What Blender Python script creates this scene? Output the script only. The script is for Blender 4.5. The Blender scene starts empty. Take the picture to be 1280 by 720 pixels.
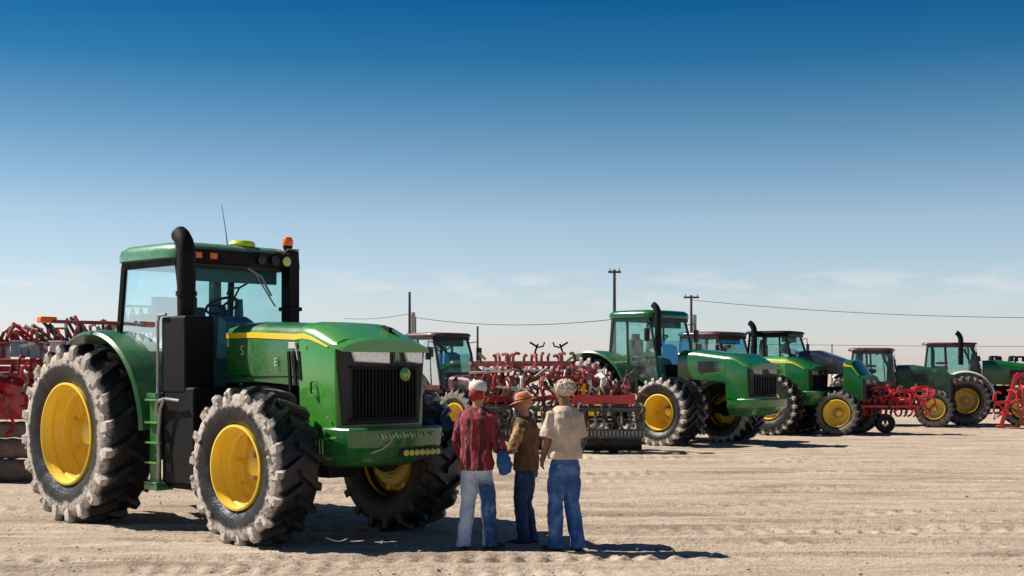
import bpy, math, random
import numpy as np
from mathutils import Vector, Matrix, noise as mnoise
R = math.radians
PI = math.pi
rnd = random.Random(7)
scene = bpy.context.scene
COL = scene.collection
F_PX, H_CAM, HOR = 1700.0, 1.85, 462.0

def at(px, d, z=0.0):
    return Vector(((px - 640) / F_PX * d, d, z))

# ------------------------------------------------------------------ materials
MATS = {}
def nt(name):
    m = bpy.data.materials.new(name); m.use_nodes = True
    t = m.node_tree; t.nodes.clear()
    o = t.nodes.new('ShaderNodeOutputMaterial'); b = t.nodes.new('ShaderNodeBsdfPrincipled')
    t.links.new(b.outputs[0], o.inputs[0])
    return m, t, b, o
def N(t, kind, **kw):
    n = t.nodes.new(kind)
    for k, v in kw.items():
        if hasattr(n, k): setattr(n, k, v)
        else: n.inputs[k.replace('_', ' ')].default_value = v
    return n
def ramp(t, stops, fac=None, interp='LINEAR'):
    r = t.nodes.new('ShaderNodeValToRGB'); r.color_ramp.interpolation = interp
    e = r.color_ramp.elements
    while len(e) < len(stops): e.new(0.5)
    for i, (p, c) in enumerate(stops):
        e[i].position = p
        if isinstance(c, (int, float)): c = (c, c, c)
        e[i].color = (*c, 1)
    if fac is not None: t.links.new(fac, r.inputs[0])
    return r
def mix(t, fac, a, b, mode='MIX'):
    m = t.nodes.new('ShaderNodeMix'); m.data_type = 'RGBA'; m.blend_type = mode
    for s, v in ((0, fac), (6, a), (7, b)):
        if isinstance(v, bpy.types.NodeSocket): t.links.new(v, m.inputs[s])
        elif s == 0: m.inputs[0].default_value = v
        else: m.inputs[s].default_value = (*v, 1)
    return m.outputs[2]
def math_(t, op, a, b=0.0, c=None):
    m = t.nodes.new('ShaderNodeMath'); m.operation = op
    for i, v in enumerate((a, b) if c is None else (a, b, c)):
        if isinstance(v, bpy.types.NodeSocket): t.links.new(v, m.inputs[i])
        else: m.inputs[i].default_value = v
    return m.outputs[0]
def noise_(t, vec, scale, detail=3, rough=0.55):
    n = t.nodes.new('ShaderNodeTexNoise'); n.inputs['Scale'].default_value = scale
    n.inputs['Detail'].default_value = detail; n.inputs['Roughness'].default_value = rough
    t.links.new(vec, n.inputs['Vector']); return n.outputs['Fac']
def bump(t, b, h, strength=0.3, dist=0.01):
    n = t.nodes.new('ShaderNodeBump'); n.inputs['Strength'].default_value = strength
    n.inputs['Distance'].default_value = dist
    t.links.new(h, n.inputs['Height']); t.links.new(n.outputs[0], b.inputs['Normal'])

def paint(name, col, rough=0.28, metal=0.0, dust=0.25, coat=0.3, dustcol=(0.42, 0.36, 0.28), scale=3.0, spec=.5):
    """sprayed metal with a thin film of field dust and small scratches"""
    if name in MATS: return MATS[name]
    m, t, b, o = nt(name)
    tc = N(t, 'ShaderNodeTexCoord'); v = tc.outputs['Object']
    n1 = noise_(t, v, scale, 5, 0.6); n2 = noise_(t, v, scale * 14, 3, 0.6)
    f = math_(t, 'MULTIPLY', n1, n2)
    f = ramp(t, [(0.18, 0.0), (0.42, dust)], f).outputs[0]
    c = mix(t, f, col, dustcol)
    t.links.new(c, b.inputs['Base Color'])
    r = ramp(t, [(0.25, rough * 0.8), (0.75, min(1, rough * 1.6))], n1).outputs[0]
    t.links.new(r, b.inputs['Roughness'])
    b.inputs['Metallic'].default_value = metal
    b.inputs['Coat Weight'].default_value = coat; b.inputs['Coat Roughness'].default_value = 0.12
    bump(t, b, n2, 0.06, 0.004)
    b.inputs['Specular IOR Level'].default_value = spec
    MATS[name] = m; return m

def glass_mat(name, tint, dirt=0.1):
    if name in MATS: return MATS[name]
    m, t, b, o = nt(name); t.nodes.remove(b)
    tr = N(t, 'ShaderNodeBsdfTransparent'); tr.inputs[0].default_value = (*tint, 1)
    gl = N(t, 'ShaderNodeBsdfGlossy'); gl.inputs['Roughness'].default_value = 0.03
    gl.inputs[0].default_value = (0.8, 0.9, 0.92, 1)
    df = N(t, 'ShaderNodeBsdfDiffuse'); df.inputs[0].default_value = (0.45, 0.5, 0.47, 1)
    fr = N(t, 'ShaderNodeFresnel'); fr.inputs[0].default_value = 1.45
    m1 = N(t, 'ShaderNodeMixShader'); m2 = N(t, 'ShaderNodeMixShader')
    t.links.new(math_(t, 'MULTIPLY', fr.outputs[0], .55), m1.inputs[0]); t.links.new(tr.outputs[0], m1.inputs[1]); t.links.new(gl.outputs[0], m1.inputs[2])
    tc = N(t, 'ShaderNodeTexCoord')
    d = ramp(t, [(0.35, 0.0), (0.75, dirt)], noise_(t, tc.outputs['Object'], 4, 6, 0.7)).outputs[0]
    t.links.new(d, m2.inputs[0]); t.links.new(m1.outputs[0], m2.inputs[1]); t.links.new(df.outputs[0], m2.inputs[2])
    t.links.new(m2.outputs[0], o.inputs[0])
    MATS[name] = m; return m

def tyre_mat(name, RR, W, both=False, rubber=(0.009, 0.009, 0.010), mud=(0.54, 0.48, 0.42), amount=1.0, r0=0.66):
    if name in MATS: return MATS[name]
    m, t, b, o = nt(name)
    tc = N(t, 'ShaderNodeTexCoord'); v = tc.outputs['Object']
    s = N(t, 'ShaderNodeSeparateXYZ'); t.links.new(v, s.inputs[0])
    x, y, z = s.outputs
    r = math_(t, 'SQRT', math_(t, 'ADD', math_(t, 'MULTIPLY', x, x), math_(t, 'MULTIPLY', z, z)))
    r = math_(t, 'DIVIDE', r, RR)
    if both: y = math_(t, 'ABSOLUTE', y)
    yy = math_(t, 'DIVIDE', y, W / 2)
    n1 = noise_(t, v, 7, 5, 0.7); n2 = noise_(t, v, 40, 4, 0.65)
    jit = math_(t, 'MULTIPLY', math_(t, 'SUBTRACT', n1, 0.5), 0.5)
    fy = math_(t, 'ADD', yy, jit)
    fr = math_(t, 'ADD', r, math_(t, 'MULTIPLY', jit, 0.35))
    my = N(t, 'ShaderNodeMapRange', interpolation_type='SMOOTHSTEP'); t.links.new(fy, my.inputs[0])
    my.inputs[1].default_value = 0.72; my.inputs[2].default_value = 0.92
    mr = N(t, 'ShaderNodeMapRange', interpolation_type='SMOOTHSTEP'); t.links.new(fr, mr.inputs[0])
    mr.inputs[1].default_value = r0; mr.inputs[2].default_value = r0 + 0.06
    f = math_(t, 'MULTIPLY', my.outputs[0], mr.outputs[0])
    # crust breaks up where it has fallen off
    f = math_(t, 'MULTIPLY', f, ramp(t, [(0.28, 0.55), (0.44, 1.0)], n2).outputs[0])
    n3 = noise_(t, v, 14, 4, 0.7)
    f = math_(t, 'MULTIPLY', f, ramp(t, [(0.34, 0.55), (0.46, 1.0)], n3).outputs[0])
    f = math_(t, 'MULTIPLY', f, amount)
    dust = ramp(t, [(0.45, 0.0), (0.75, 0.25)], n1).outputs[0]
    base = mix(t, dust, rubber, (0.13, 0.11, 0.09))
    mudc = mix(t, n2, tuple(c * 0.45 for c in mud), tuple(min(1, c * 1.35) for c in mud))
    c = mix(t, f, base, mudc)
    t.links.new(c, b.inputs['Base Color'])
    t.links.new(ramp(t, [(0, 0.38), (0.5, 0.95)], f).outputs[0], b.inputs['Roughness'])
    h = math_(t, 'ADD', math_(t, 'MULTIPLY', n2, 0.7), n1)
    bump(t, b, h, 0.6, 0.02)
    MATS[name] = m; return m

GREEN = paint('tractor_green', (0.006, 0.13, 0.022), 0.24, dust=0.22, coat=0.6)
GREEN_S = paint('shop_green', (0.004, 0.10, 0.016), 0.24, dust=0.03, coat=0.6)
GREEN_M = paint('sunlit_green', (0.04, 0.26, 0.025), 0.2, dust=0.14, coat=0.7)  # lighter copy of the tractor green, sunlight on the nose put into the colour
GREEN_D = paint('dark_green', (0.006, 0.042, 0.014), 0.32, dust=0.12)
GREEN_L = paint('light_green', (0.05, 0.26, 0.03), 0.22, dust=0.2, coat=0.6)
ROOFG = paint('roof_green', (0.06, 0.22, 0.10), 0.3, dust=0.3, coat=0.7, dustcol=(0.42, 0.5, 0.3), scale=0.8)
YEL = paint('rim_yellow', (0.84, 0.58, 0.045), 0.36, dust=0.22, dustcol=(0.5, 0.42, 0.28))
YSTR = paint('stripe_yellow', (0.85, 0.62, 0.02), 0.3, dust=0.05)
BLK = paint('black_metal', (0.0035, 0.0035, 0.0045), 0.5, dust=0.008, coat=0.0, spec=.22)
BLKP = paint('black_plastic', (0.009, 0.009, 0.011), 0.5, dust=0.06, coat=0.0)
GREY = paint('grey_steel', (0.3, 0.3, 0.29), 0.45, metal=0.5, dust=0.4)
WHT = paint('pale_metal', (0.62, 0.62, 0.58), 0.5, dust=0.4)
RED = paint('implement_red', (0.52, 0.008, 0.014), 0.3, dust=0.14, scale=5)
REDD = paint('dark_red', (0.16, 0.008, 0.012), 0.36, dust=0.25, scale=5)
MAR = paint('maroon', (0.06, 0.007, 0.011), 0.36, dust=0.2)
NAVY = paint('navy_paint', (0.008, 0.014, 0.032), 0.25, dust=0.1, coat=0.5)
RUST = paint('rusty_steel', (0.13, 0.08, 0.05), 0.85, dust=0.6, dustcol=(0.3, 0.22, 0.16), coat=0, scale=8)
SOILST = paint('soil_crusted_steel', (0.16, 0.11, 0.08), 0.95, dust=0.8, dustcol=(0.32, 0.24, 0.17), coat=0, scale=9)
STEELD = paint('dark_steel', (0.035, 0.04, 0.04), 0.5, metal=0.3, dust=0.5, dustcol=(0.3, 0.29, 0.27), scale=9)
BLUEG = paint('grey_blue_panel', (0.16, 0.22, 0.32), 0.45, dust=0.45, scale=6)
TEAL = paint('teal_trim', (0.025, 0.12, 0.14), 0.45, dust=0.1)
SEATM = paint('seat_vinyl', (0.03, 0.045, 0.045), 0.6, dust=0.2, coat=0)
GLASS = glass_mat('tinted_glass', (0.72, 0.92, 0.92), 0.10)
GLASSD = glass_mat('dusty_tinted_glass', (0.56, 0.86, 0.84), 0.30)
WOOD = paint('pole_wood', (0.055, 0.048, 0.042), 0.9, dust=0.2, coat=0)
AMB = paint('amber_lens', (0.95, 0.17, 0.003), 0.3, dust=0.0, coat=0.2)
LENSY = paint('lamp_yellow', (0.6, 0.66, 0.12), 0.2, dust=0.35, coat=0.8, scale=20)
GPSY = paint('receiver_yellow', (0.55, 0.68, 0.03), 0.3, dust=0.15)

def lens_mat():
    m, t, b, o = nt('headlight_lens')
    tc = N(t, 'ShaderNodeTexCoord')
    v = N(t, 'ShaderNodeTexVoronoi'); v.inputs['Scale'].default_value = 28
    t.links.new(tc.outputs['Object'], v.inputs['Vector'])
    c = ramp(t, [(0.0, (0.45, 0.47, 0.47)), (0.3, (0.95, 0.96, 0.95))], v.outputs['Distance']).outputs[0]
    t.links.new(c, b.inputs['Base Color']); b.inputs['Roughness'].default_value = 0.15
    b.inputs['Metallic'].default_value = 0.15; b.inputs['Coat Weight'].default_value = 1
    bump(t, b, v.outputs['Distance'], 0.5, 0.01)
    return m
LENS = lens_mat()
MARKM = paint('marking_pale_green', (0.35, 0.6, 0.38), 0.4, dust=0.3)

# ------------------------------------------------------------------ mesh builder
class MB:
    def __init__(s): s.v = []; s.f = []; s.m = []
    def add(s, vs, fs, mi=0):
        k = len(s.v); s.v += [tuple(p) for p in vs]
        s.f += [tuple(i + k for i in f) for f in fs]; s.m += [mi] * len(fs); return s
    def box(s, c, d, mi=0, rot=None, taper=1.0):
        x, y, z = d[0] / 2, d[1] / 2, d[2] / 2
        vs = []
        for sz in (-1, 1):
            k = 1.0 if sz < 0 else taper
            for sx, sy in ((-1, -1), (1, -1), (1, 1), (-1, 1)): vs.append(Vector((sx * x * k, sy * y * k, sz * z)))
        if rot is not None: vs = [rot @ p for p in vs]
        vs = [p + Vector(c) for p in vs]
        return s.add(vs, [(3, 2, 1, 0), (4, 5, 6, 7), (0, 1, 5, 4), (1, 2, 6, 5), (2, 3, 7, 6), (3, 0, 4, 7)], mi)
    def beam(s, a, b, w, h, mi=0):
        a, b = Vector(a), Vector(b); d = b - a; L = d.length
        q = d.to_track_quat('X', 'Z').to_matrix()
        return s.box((a + b) / 2, (L, w, h), mi, q)
    def tube(s, pts, rad, n=8, mi=0, cap=True, sq=None):
        pts = [Vector(p) for p in pts]
        if isinstance(rad, (int, float)): rad = [rad] * len(pts)
        rings = []; up = None
        for i, p in enumerate(pts):
            d = (pts[min(i + 1, len(pts) - 1)] - pts[max(i - 1, 0)])
            if d.length < 1e-9: d = Vector((0, 0, 1))
            d.normalize()
            if up is None:
                up = Vector((0, 0, 1)) if abs(d.z) < 0.9 else Vector((1, 0, 0))
            u = (up - d * up.dot(d))
            if u.length < 1e-6: u = d.orthogonal()
            u.normalize(); up = u; w = d.cross(u)
            rings.append([p + (u * math.cos(2 * PI * k / n) + w * math.sin(2 * PI * k / n) * (sq or 1)) * rad[i] for k in range(n)])
        vs = [q for r in rings for q in r]; fs = []
        for i in range(len(rings) - 1):
            for k in range(n):
                a, b = i * n + k, i * n + (k + 1) % n
                fs.append((a, b, b + n, a + n))
        if cap:
            fs.append(tuple(range(n - 1, -1, -1))); e = (len(rings) - 1) * n
            fs.append(tuple(range(e, e + n)))
        return s.add(vs, fs, mi)
    def lathe(s, prof, n=32, mi=0, axis='y', c=(0, 0, 0), a0=0, a1=2 * PI, closed=False):
        full = abs(a1 - a0 - 2 * PI) < 1e-6; m = n if full else n + 1
        vs = []
        for k in range(m):
            a = a0 + (a1 - a0) * k / n; ca, sa = math.cos(a), math.sin(a)
            for r, h in prof:
                p = {'y': (r * ca, h, r * sa), 'z': (r * ca, r * sa, h), 'x': (h, r * ca, r * sa)}[axis]
                vs.append((p[0] + c[0], p[1] + c[1], p[2] + c[2]))
        P = len(prof); fs = []
        for k in range(n):
            k2 = (k + 1) % m
            for j in range(P if closed else P - 1):
                j2 = (j + 1) % P
                fs.append((k * P + j, k * P + j2, k2 * P + j2, k2 * P + j))
        return s.add(vs, fs, mi)
    def loft(s, secs, mi=0, closed=True, cap=True):
        n = len(secs[0]); vs = [p for q in secs for p in q]; fs = []
        for i in range(len(secs) - 1):
            for k in range(n if closed else n - 1):
                a, b = i * n + k, i * n + (k + 1) % n
                fs.append((a, b, b + n, a + n))
        if cap and closed:
            fs.append(tuple(range(n - 1, -1, -1))); e = (len(secs) - 1) * n
            fs.append(tuple(range(e, e + n)))
        return s.add(vs, fs, mi)
    def prism(s, poly, y0, y1, mi=0, plane='xz'):
        def P(a, b, h): return {'xz': (a, h, b), 'xy': (a, b, h), 'yz': (h, a, b)}[plane]
        return s.loft([[P(a, b, y0) for a, b in poly], [P(a, b, y1) for a, b in poly]], mi)
    def ball(s, c, r, n=12, mi=0, rz=None, ry=None):
        rz = rz or r; ry = ry or r
        vs, fs = [], []; m = n // 2
        for i in range(1, m):
            th = PI * i / m
            for k in range(n):
                ph = 2 * PI * k / n
                vs.append((c[0] + r * math.sin(th) * math.cos(ph), c[1] + ry * math.sin(th) * math.sin(ph), c[2] + rz * math.cos(th)))
        vs += [(c[0], c[1], c[2] + rz), (c[0], c[1], c[2] - rz)]; t = len(vs) - 2; bo = t + 1
        for i in range(m - 2):
            for k in range(n):
                a, b = i * n + k, i * n + (k + 1) % n
                fs.append((a, a + n, b + n, b))
        for k in range(n):
            fs.append((t, k, (k + 1) % n)); e = (m - 2) * n
            fs.append((bo, e + (k + 1) % n, e + k))
        return s.add(vs, fs, mi)
    def build(s, name, mats, parent=None, loc=(0, 0, 0), rz=0.0, smooth=35, bev=0.0):
        me = bpy.data.meshes.new(name); me.from_pydata(s.v, [], s.f)
        if not isinstance(mats, (list, tuple)): mats = [mats]
        for m in mats: me.materials.append(m)
        me.polygons.foreach_set('material_index', s.m)
        fix_normals(me)
        if smooth:
            me.polygons.foreach_set('use_smooth', [True] * len(me.polygons))
            me.set_sharp_from_angle(angle=R(smooth))
        me.update()
        return link(name, me, parent, loc, rz, bev)

def fix_normals(me):
    import bmesh
    bm = bmesh.new(); bm.from_mesh(me)
    bmesh.ops.recalc_face_normals(bm, faces=bm.faces)
    bm.to_mesh(me); bm.free()

def link(name, me, parent=None, loc=(0, 0, 0), rz=0.0, bev=0.0):
    o = bpy.data.objects.new(name, me); COL.objects.link(o)
    o.location = loc; o.rotation_euler = (0, 0, rz)
    if parent is not None: o.parent = parent
    if bev:
        b = o.modifiers.new('bevel', 'BEVEL'); b.width = bev; b.segments = 2; b.limit_method = 'ANGLE'
        b.angle_limit = R(40); b.harden_normals = True
    return o
def empty(name, loc=(0, 0, 0), rz=0.0, parent=None):
    o = bpy.data.objects.new(name, None); COL.objects.link(o); o.location = loc
    o.rotation_euler = (0, 0, rz); o.empty_display_size = 0.2
    if parent is not None: o.parent = parent
    return o
def tag(o, label=None, cat=None, group=None, kind=None):
    if label: o['label'] = label
    if cat: o['category'] = cat
    if group: o['group'] = group
    if kind: o['kind'] = kind
    return o

# ------------------------------------------------------------------ wheels
TY = {}
def tyre_mesh(D, W, rim, lugs, muddy):
    key = (D, W, rim, lugs, muddy)
    if key in TY: return TY[key]
    rr = random.Random(int(D * 100) + lugs)
    Ro = D / 2; lh = 0.064 * D / 1.7; Rc = Ro - lh; Ri = rim / 2; hw = W / 2
    mb = MB()
    # carcass profile (r, y) closed
    pr = []
    half = [(Ri - 0.03, 0.30), (Ri, 0.62), (Ri + 0.02, 0.80), (Ri + 0.25 * (Rc - Ri), 0.93), (Ri + 0.5 * (Rc - Ri), 1.0),
            (Ri + 0.75 * (Rc - Ri), 0.985), (Ri + 0.9 * (Rc - Ri), 0.93), (Rc - 0.012, 0.82), (Rc, 0.55), (Rc + 0.004, 0.0)]
    pr = [(r, -y * hw) for r, y in half] + [(r, y * hw) for r, y in half[-2::-1]]
    n = 120; vs = []; P = len(pr)
    for k in range(n):
        a = 2 * PI * k / n; ca, sa = math.cos(a), math.sin(a)
        for j, (r, h) in enumerate(pr):
            if muddy and h > hw * 0.9:
                q = mnoise.noise(Vector((ca * r * 11, sa * r * 11, h * 3)))
                h += 0.014 * q + 0.004; r += 0.012 * mnoise.noise(Vector((ca * r * 17 + 5, sa * r * 17, 2)))
            vs.append((r * ca, h, r * sa))
    fs = []
    for k in range(n):
        k2 = (k + 1) % n
        for j in range(P - 1): fs.append((k * P + j, k * P + j + 1, k2 * P + j + 1, k2 * P + j))
    mb.add(vs, fs)
    for s in (-1, 1):
        for k in range(lugs):
            a0 = 2 * PI * k / lugs + (PI / lugs if s > 0 else 0) + rr.uniform(-0.01, 0.01)
            sw = 0.55 * W / D * 1.5
            st = [(-0.06, 0.0, Rc, Ro), (0.25, 0.30, Rc, Ro), (0.6, 0.72, Rc - 0.004, Ro - 0.003), (0.9, 0.98, Rc - 0.03, Ro - 0.015),
                  (1.01, 1.04, Rc - 0.06, Ro - 0.05), (1.005, 1.07, Rc - 0.15, Rc - 0.11)]
            w0 = 0.037 * D / 1.7
            V = []
            for i, (yy, aa, rb, rt) in enumerate(st):
                w = w0 * (1.0 + 0.35 * min(yy, 1)) * (1.15 if i == 0 else 1) * rr.uniform(0.9, 1.1)
                a = a0 + sw * aa * 0.75
                y = s * hw * yy
                inw = s * hw * (0.06 if i >= 4 else 0.0)
                for (rad, ww, yo) in ((rb - 0.01, w * 1.15, -inw * 1.6), (rt, w * 0.72, 0), (rt, -w * 0.72, 0), (rb - 0.01, -w * 1.15, -inw * 1.6)):
                    ja = rr.uniform(-0.004, 0.004); jr = rr.uniform(-0.004, 0.004)
                    aw = a + ww / rad + ja
                    V.append(((rad + jr) * math.cos(aw), y + yo, (rad + jr) * math.sin(aw)))
            Fc = []
            for i in range(len(st) - 1):
                for q in range(3): Fc.append((i * 4 + q, i * 4 + q + 1, i * 4 + q + 5, i * 4 + q + 4))
            Fc.append((0, 1, 2, 3)); e = (len(st) - 1) * 4; Fc.append((e, e + 1, e + 2, e + 3))
            mb.add(V, Fc)
            if muddy and s > 0:      # clods stuck to the shoulder
                for q in range(2):
                    a = a0 + sw * 0.8 + rr.uniform(-0.12, 0.12); r = Rc - rr.uniform(0.01, 0.14)
                    mb.ball((r * math.cos(a), hw * rr.uniform(0.9, 0.99), r * math.sin(a)), rr.uniform(0.02, 0.05), 8)
    me = bpy.data.meshes.new('tyre'); me.from_pydata(mb.v, [], mb.f); fix_normals(me)
    me.polygons.foreach_set('use_smooth', [True] * len(me.polygons)); me.set_sharp_from_angle(angle=R(38))
    TY[key] = me; return me

def rim_mesh(rim, W, deep, mat, style=0):
    key = ('rim', rim, W, deep, mat.name, style)
    if key in TY: return TY[key]
    r = rim / 2; h = W / 2; mb = MB()
    d = deep
    mb.lathe([(r - 0.01, -h * 0.7), (r + 0.012, h * 0.80), (r + 0.012, h * 0.9), (r - 0.012, h * 0.92), (r - 0.02, h * 0.78), (r * .945, h * .72), (r * .94, h * .55), (r * .965, h * .52), (r * .965, h * .46), (r * .93, h * .42),
              (r * .91, h * .20), (r * .86, h * .14), (r * .855, -h * d * .1), (r * .875, -h * d * .14), (r * .875, -h * d * .2), (r * .84, -h * d * .26), (r * .83, -h * d * .45), (r * .76, -h * d * .52), (r * .73, -h * d * .9), (r * .68, -h * d), (r * .52, -h * d * 1.0), (r * .50, -h * d * .9),
              (r * 0.45, -h * d * 0.9), (r * 0.40, -h * d * 0.65), (0.001, -h * d * 0.65)], 56)
    for k in range(8):
        a = 2 * PI * (k + .5) / 8; ca, sa = math.cos(a), math.sin(a)
        mb.box((ca * r * .80, -h * d * .45, sa * r * .80), (r * .13, h * .22, r * .14), 0, Matrix.Rotation(-a, 3, 'Y'))
    me_o = mb.build('rim', mat); me = me_o.data; bpy.data.objects.remove(me_o)
    TY[key] = me
    hb = MB(); hr = r * 0.24
    hb.lathe([(hr * 1.25, -h * d), (hr * 1.2, -h * d * 0.5), (hr, -h * d * 0.3), (hr * 0.9, h * 0.1), (hr * 0.55, h * 0.16), (0.001, h * 0.16)], 24)
    for k in range(10):
        a = 2 * PI * k / 10
        hb.lathe([(0.026, 0), (0.026, 0.045), (0.001, 0.045)], 6, 1, 'y', (math.cos(a) * r * 0.36, -h * d * 0.65, math.sin(a) * r * 0.36))
    ho = hb.build('hub', [mat, GREY]); TY[key + ('hub',)] = ho.data; bpy.data.objects.remove(ho)
    return me

def wheel(parent, x, y, D, W, rim, lugs, out, tmat, rmat, deep=0.3, muddy=False):
    """out=-1: outer face toward local -y"""
    w = empty('wheel', (x, y, D / 2 - 0.028), PI if out < 0 else 0.0, parent)
    w.rotation_euler = (0, rnd.uniform(0, 1), PI if out < 0 else 0)
    me = tyre_mesh(D, W, rim, lugs, muddy)
    if not me.materials: me.materials.append(tmat)
    t = link('tyre', me, w)
    if me.materials[0] != tmat:
        t.material_slots[0].link = 'OBJECT'; t.material_slots[0].material = tmat
    rm = rim_mesh(rim, W, deep, rmat); link('rim', rm, w)
    link('hub', TY[('rim', rim, W, deep, rmat.name, 0, 'hub')], w)
    return w

# ------------------------------------------------------------------ tractor
def text_part(name, s, size, mat, parent, loc, rot, ext=0.003):
    c = bpy.data.curves.new(name, 'FONT'); c.body = s; c.size = size; c.extrude = ext; c.align_x = 'CENTER'; c.align_y = 'CENTER'
    o = bpy.data.objects.new(name, c); COL.objects.link(o)
    dg = bpy.context.evaluated_depsgraph_get(); dg.update()
    me = bpy.data.meshes.new_from_object(o.evaluated_get(dg)); bpy.data.objects.remove(o)
    me.materials.clear(); me.materials.append(mat)
    o = bpy.data.objects.new(name, me); COL.objects.link(o); o.parent = parent; o.location = loc; o.rotation_euler = rot
    return o

def hood_secs(S):
    """each: x, hw, z_bottom, z_shoulder, z_top ; rounded top"""
    out = []
    for x, hw, zb, zs, zt in S:
        half = [(hw * 0.98, zb), (hw, (zb + zs) / 2), (hw, zs - 0.03), (hw * 0.985, zs), (hw * 0.93, zs + (zt - zs) * 0.45), (hw * 0.82, zs + (zt - zs) * 0.75), (hw * 0.5, zs + (zt - zs) * 0.97), (0, zt)]
        out.append([(x, -y, z) for y, z in half] + [(x, y, z) for y, z in half[-2::-1]])
    return out
def interp_sec(S, x):
    for a, b in zip(S, S[1:]):
        if a[0] <= x <= b[0]:
            t = (x - a[0]) / (b[0] - a[0]); return [u + (v - u) * t for u, v in zip(a, b)]
    return S[-1]

def make_tractor(loc, yaw, P):
    g = dict(wb=3.35, tr=1.02, Df=1.7, Wf=0.52, Dr=2.2, Wr=0.56, rimf=0.88, rimr=1.22, lugs=18, trr=None,
             cab=(0.25, 1.45, 0.8, 1.55, 3.12), rooft=0.2, roofm=ROOFG, hoodm=GREEN, nosem=GREEN, framem=BLK, bodym=GREEN_D, glass=GLASS,
             rimm=YEL, stripe=True, full=False, nose=4.2, hz=(2.39, 2.36, 2.2), hw=0.62, both=True, exhaust=3.45, muddy=False, mud=0.8,
             bumper=GREEN, fend=GREEN, deep=0.35, mirrors=True, low=1.72, hgap=.62, sstart=0, hlow=None)
    g.update(P)
    T = empty('tractor', loc, yaw)
    wb, tr = g['wb'], g['tr']; x0, x1, chw, cz0, cz1 = g['cab']; nx = g['nose']
    tmf = tyre_mat('tyre_rubber_front_%s' % g.get('key', 'a'), g['Df'] / 2, g['Wf'], g['both'], amount=g['mud'], r0=g.get('r0', 0.66))
    tmr = tyre_mat('tyre_rubber_rear_%s' % g.get('key', 'a'), g['Dr'] / 2, g['Wr'], g['both'], amount=g['mud'], r0=g.get('r0', 0.66))
    for s in (-1, 1):
        wheel(T, wb, s * tr, g['Df'], g['Wf'], g['rimf'], g['lugs'], s, tmf, g['rimm'], g['deep'], g['muddy'])
        wheel(T, 0, s * (g['trr'] or tr), g['Dr'], g['Wr'], g['rimr'], g['lugs'] + 2, s, tmr, g['rimm'], g['deep'], g['muddy'])
    # chassis, axles
    m = MB()
    m.box((wb * 0.52, 0, g['Df'] * 0.62), (wb * 1.1, 0.42, 0.5)); m.box((wb * 0.6, 0, g['Df'] * 0.85), (wb * 0.62, 0.62, 0.5))
    m.box((0, 0, g['Dr'] / 2), (0.7, 0.55, 0.75)); m.box((wb, 0, g['Df'] / 2 + 0.02), (0.42, 0.4, 0.42))
    m.build('chassis', BLK, T, bev=0.02)
    m = MB(); m.tube([(0, -tr + .1, g['Dr'] / 2), (0, tr - .1, g['Dr'] / 2)], 0.15, 16)
    m.build('rear_axle', g['bodym'], T)
    m = MB(); m.tube([(wb, -tr + .08, g['Df'] / 2), (wb, tr - .08, g['Df'] / 2)], 0.11, 16)
    for s in (-1, 1):
        m.tube([(wb - .25, s * .2, g['Df'] / 2 - .02), (wb - .22, s * (tr - .22), g['Df'] / 2 - .02)], 0.035, 8)
        m.ball((wb, s * (tr - .2), g['Df'] / 2), 0.19, 14)
    m.build('front_axle', g['bodym'], T)
    # hood
    hx = x1 + g['hgap']; z1, z2, z3 = g['hz']; hw = g['hw']; sx = hx + (nx - hx) * 0.7
    low = g['low']
    S = [(hx, hw * .82, low, z1 - .13, z1), (hx + .5, hw * .86, low, z1 - .13, z1 + .01), (sx - .012, hw * .94, low - .05, z2 - .14, z2)]
    if g['hlow']: S = [(a_, b_, g['hlow'], d_, e_) for a_, b_, c_, d_, e_ in S]
    S2 = [(sx, hw * .97, 1.25 * low / 1.72, z2 - .12, z2 + .015), (sx + .25, hw * 1.0, 1.2 * low / 1.72, z2 - .15, z2 - .005), (nx - .05, hw * 1.0, 1.22 * low / 1.72, z3 - .1, z3), (nx + .0, hw * .995, 1.24 * low / 1.72, z3 - .1, z3 - .012)]
    MB().loft(hood_secs(S)).build('hood', g['hoodm'], T, bev=0.008)
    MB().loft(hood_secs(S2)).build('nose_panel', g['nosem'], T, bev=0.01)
    if not g['full']:
        vx0, vx1 = hx + (sx - hx) * .45, sx - .08; zt = (z1 + z2) / 2 - .26; yv = interp_sec(S, (vx0 + vx1) / 2)[1]
        for sd_ in (-1, 1):
            m = MB()
            for k in range(5): m.box(((vx0 + vx1) / 2, sd_ * (yv + .004), zt - k * .05), (vx1 - vx0, .02, .026))
            m.box(((vx0 + vx1) / 2, sd_ * (yv - .002), zt - .1), (vx1 - vx0 + .05, .016, .26)); m.build('side_vent', BLKP, T)
    # brow lip over the grille
    m = MB(); lip = []
    for x, k, dz in ((nx - .12, 1.0, .012), (nx + .05, 1.0, -.005), (nx + .11, .97, -.03)):
        lip.append([(x, hw * k * y, z3 - .1 + (.1 * (1 - abs(y) ** 3)) + dz) for y in (-1, -.9, -.7, -.35, 0, .35, .7, .9, 1)] +
                   [(x, hw * k * y, z3 - .135 + dz) for y in (1, .9, .7, .35, 0, -.35, -.7, -.9, -1)])
    m.loft(lip).build('hood_brow', g['nosem'], T, smooth=50)
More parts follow.
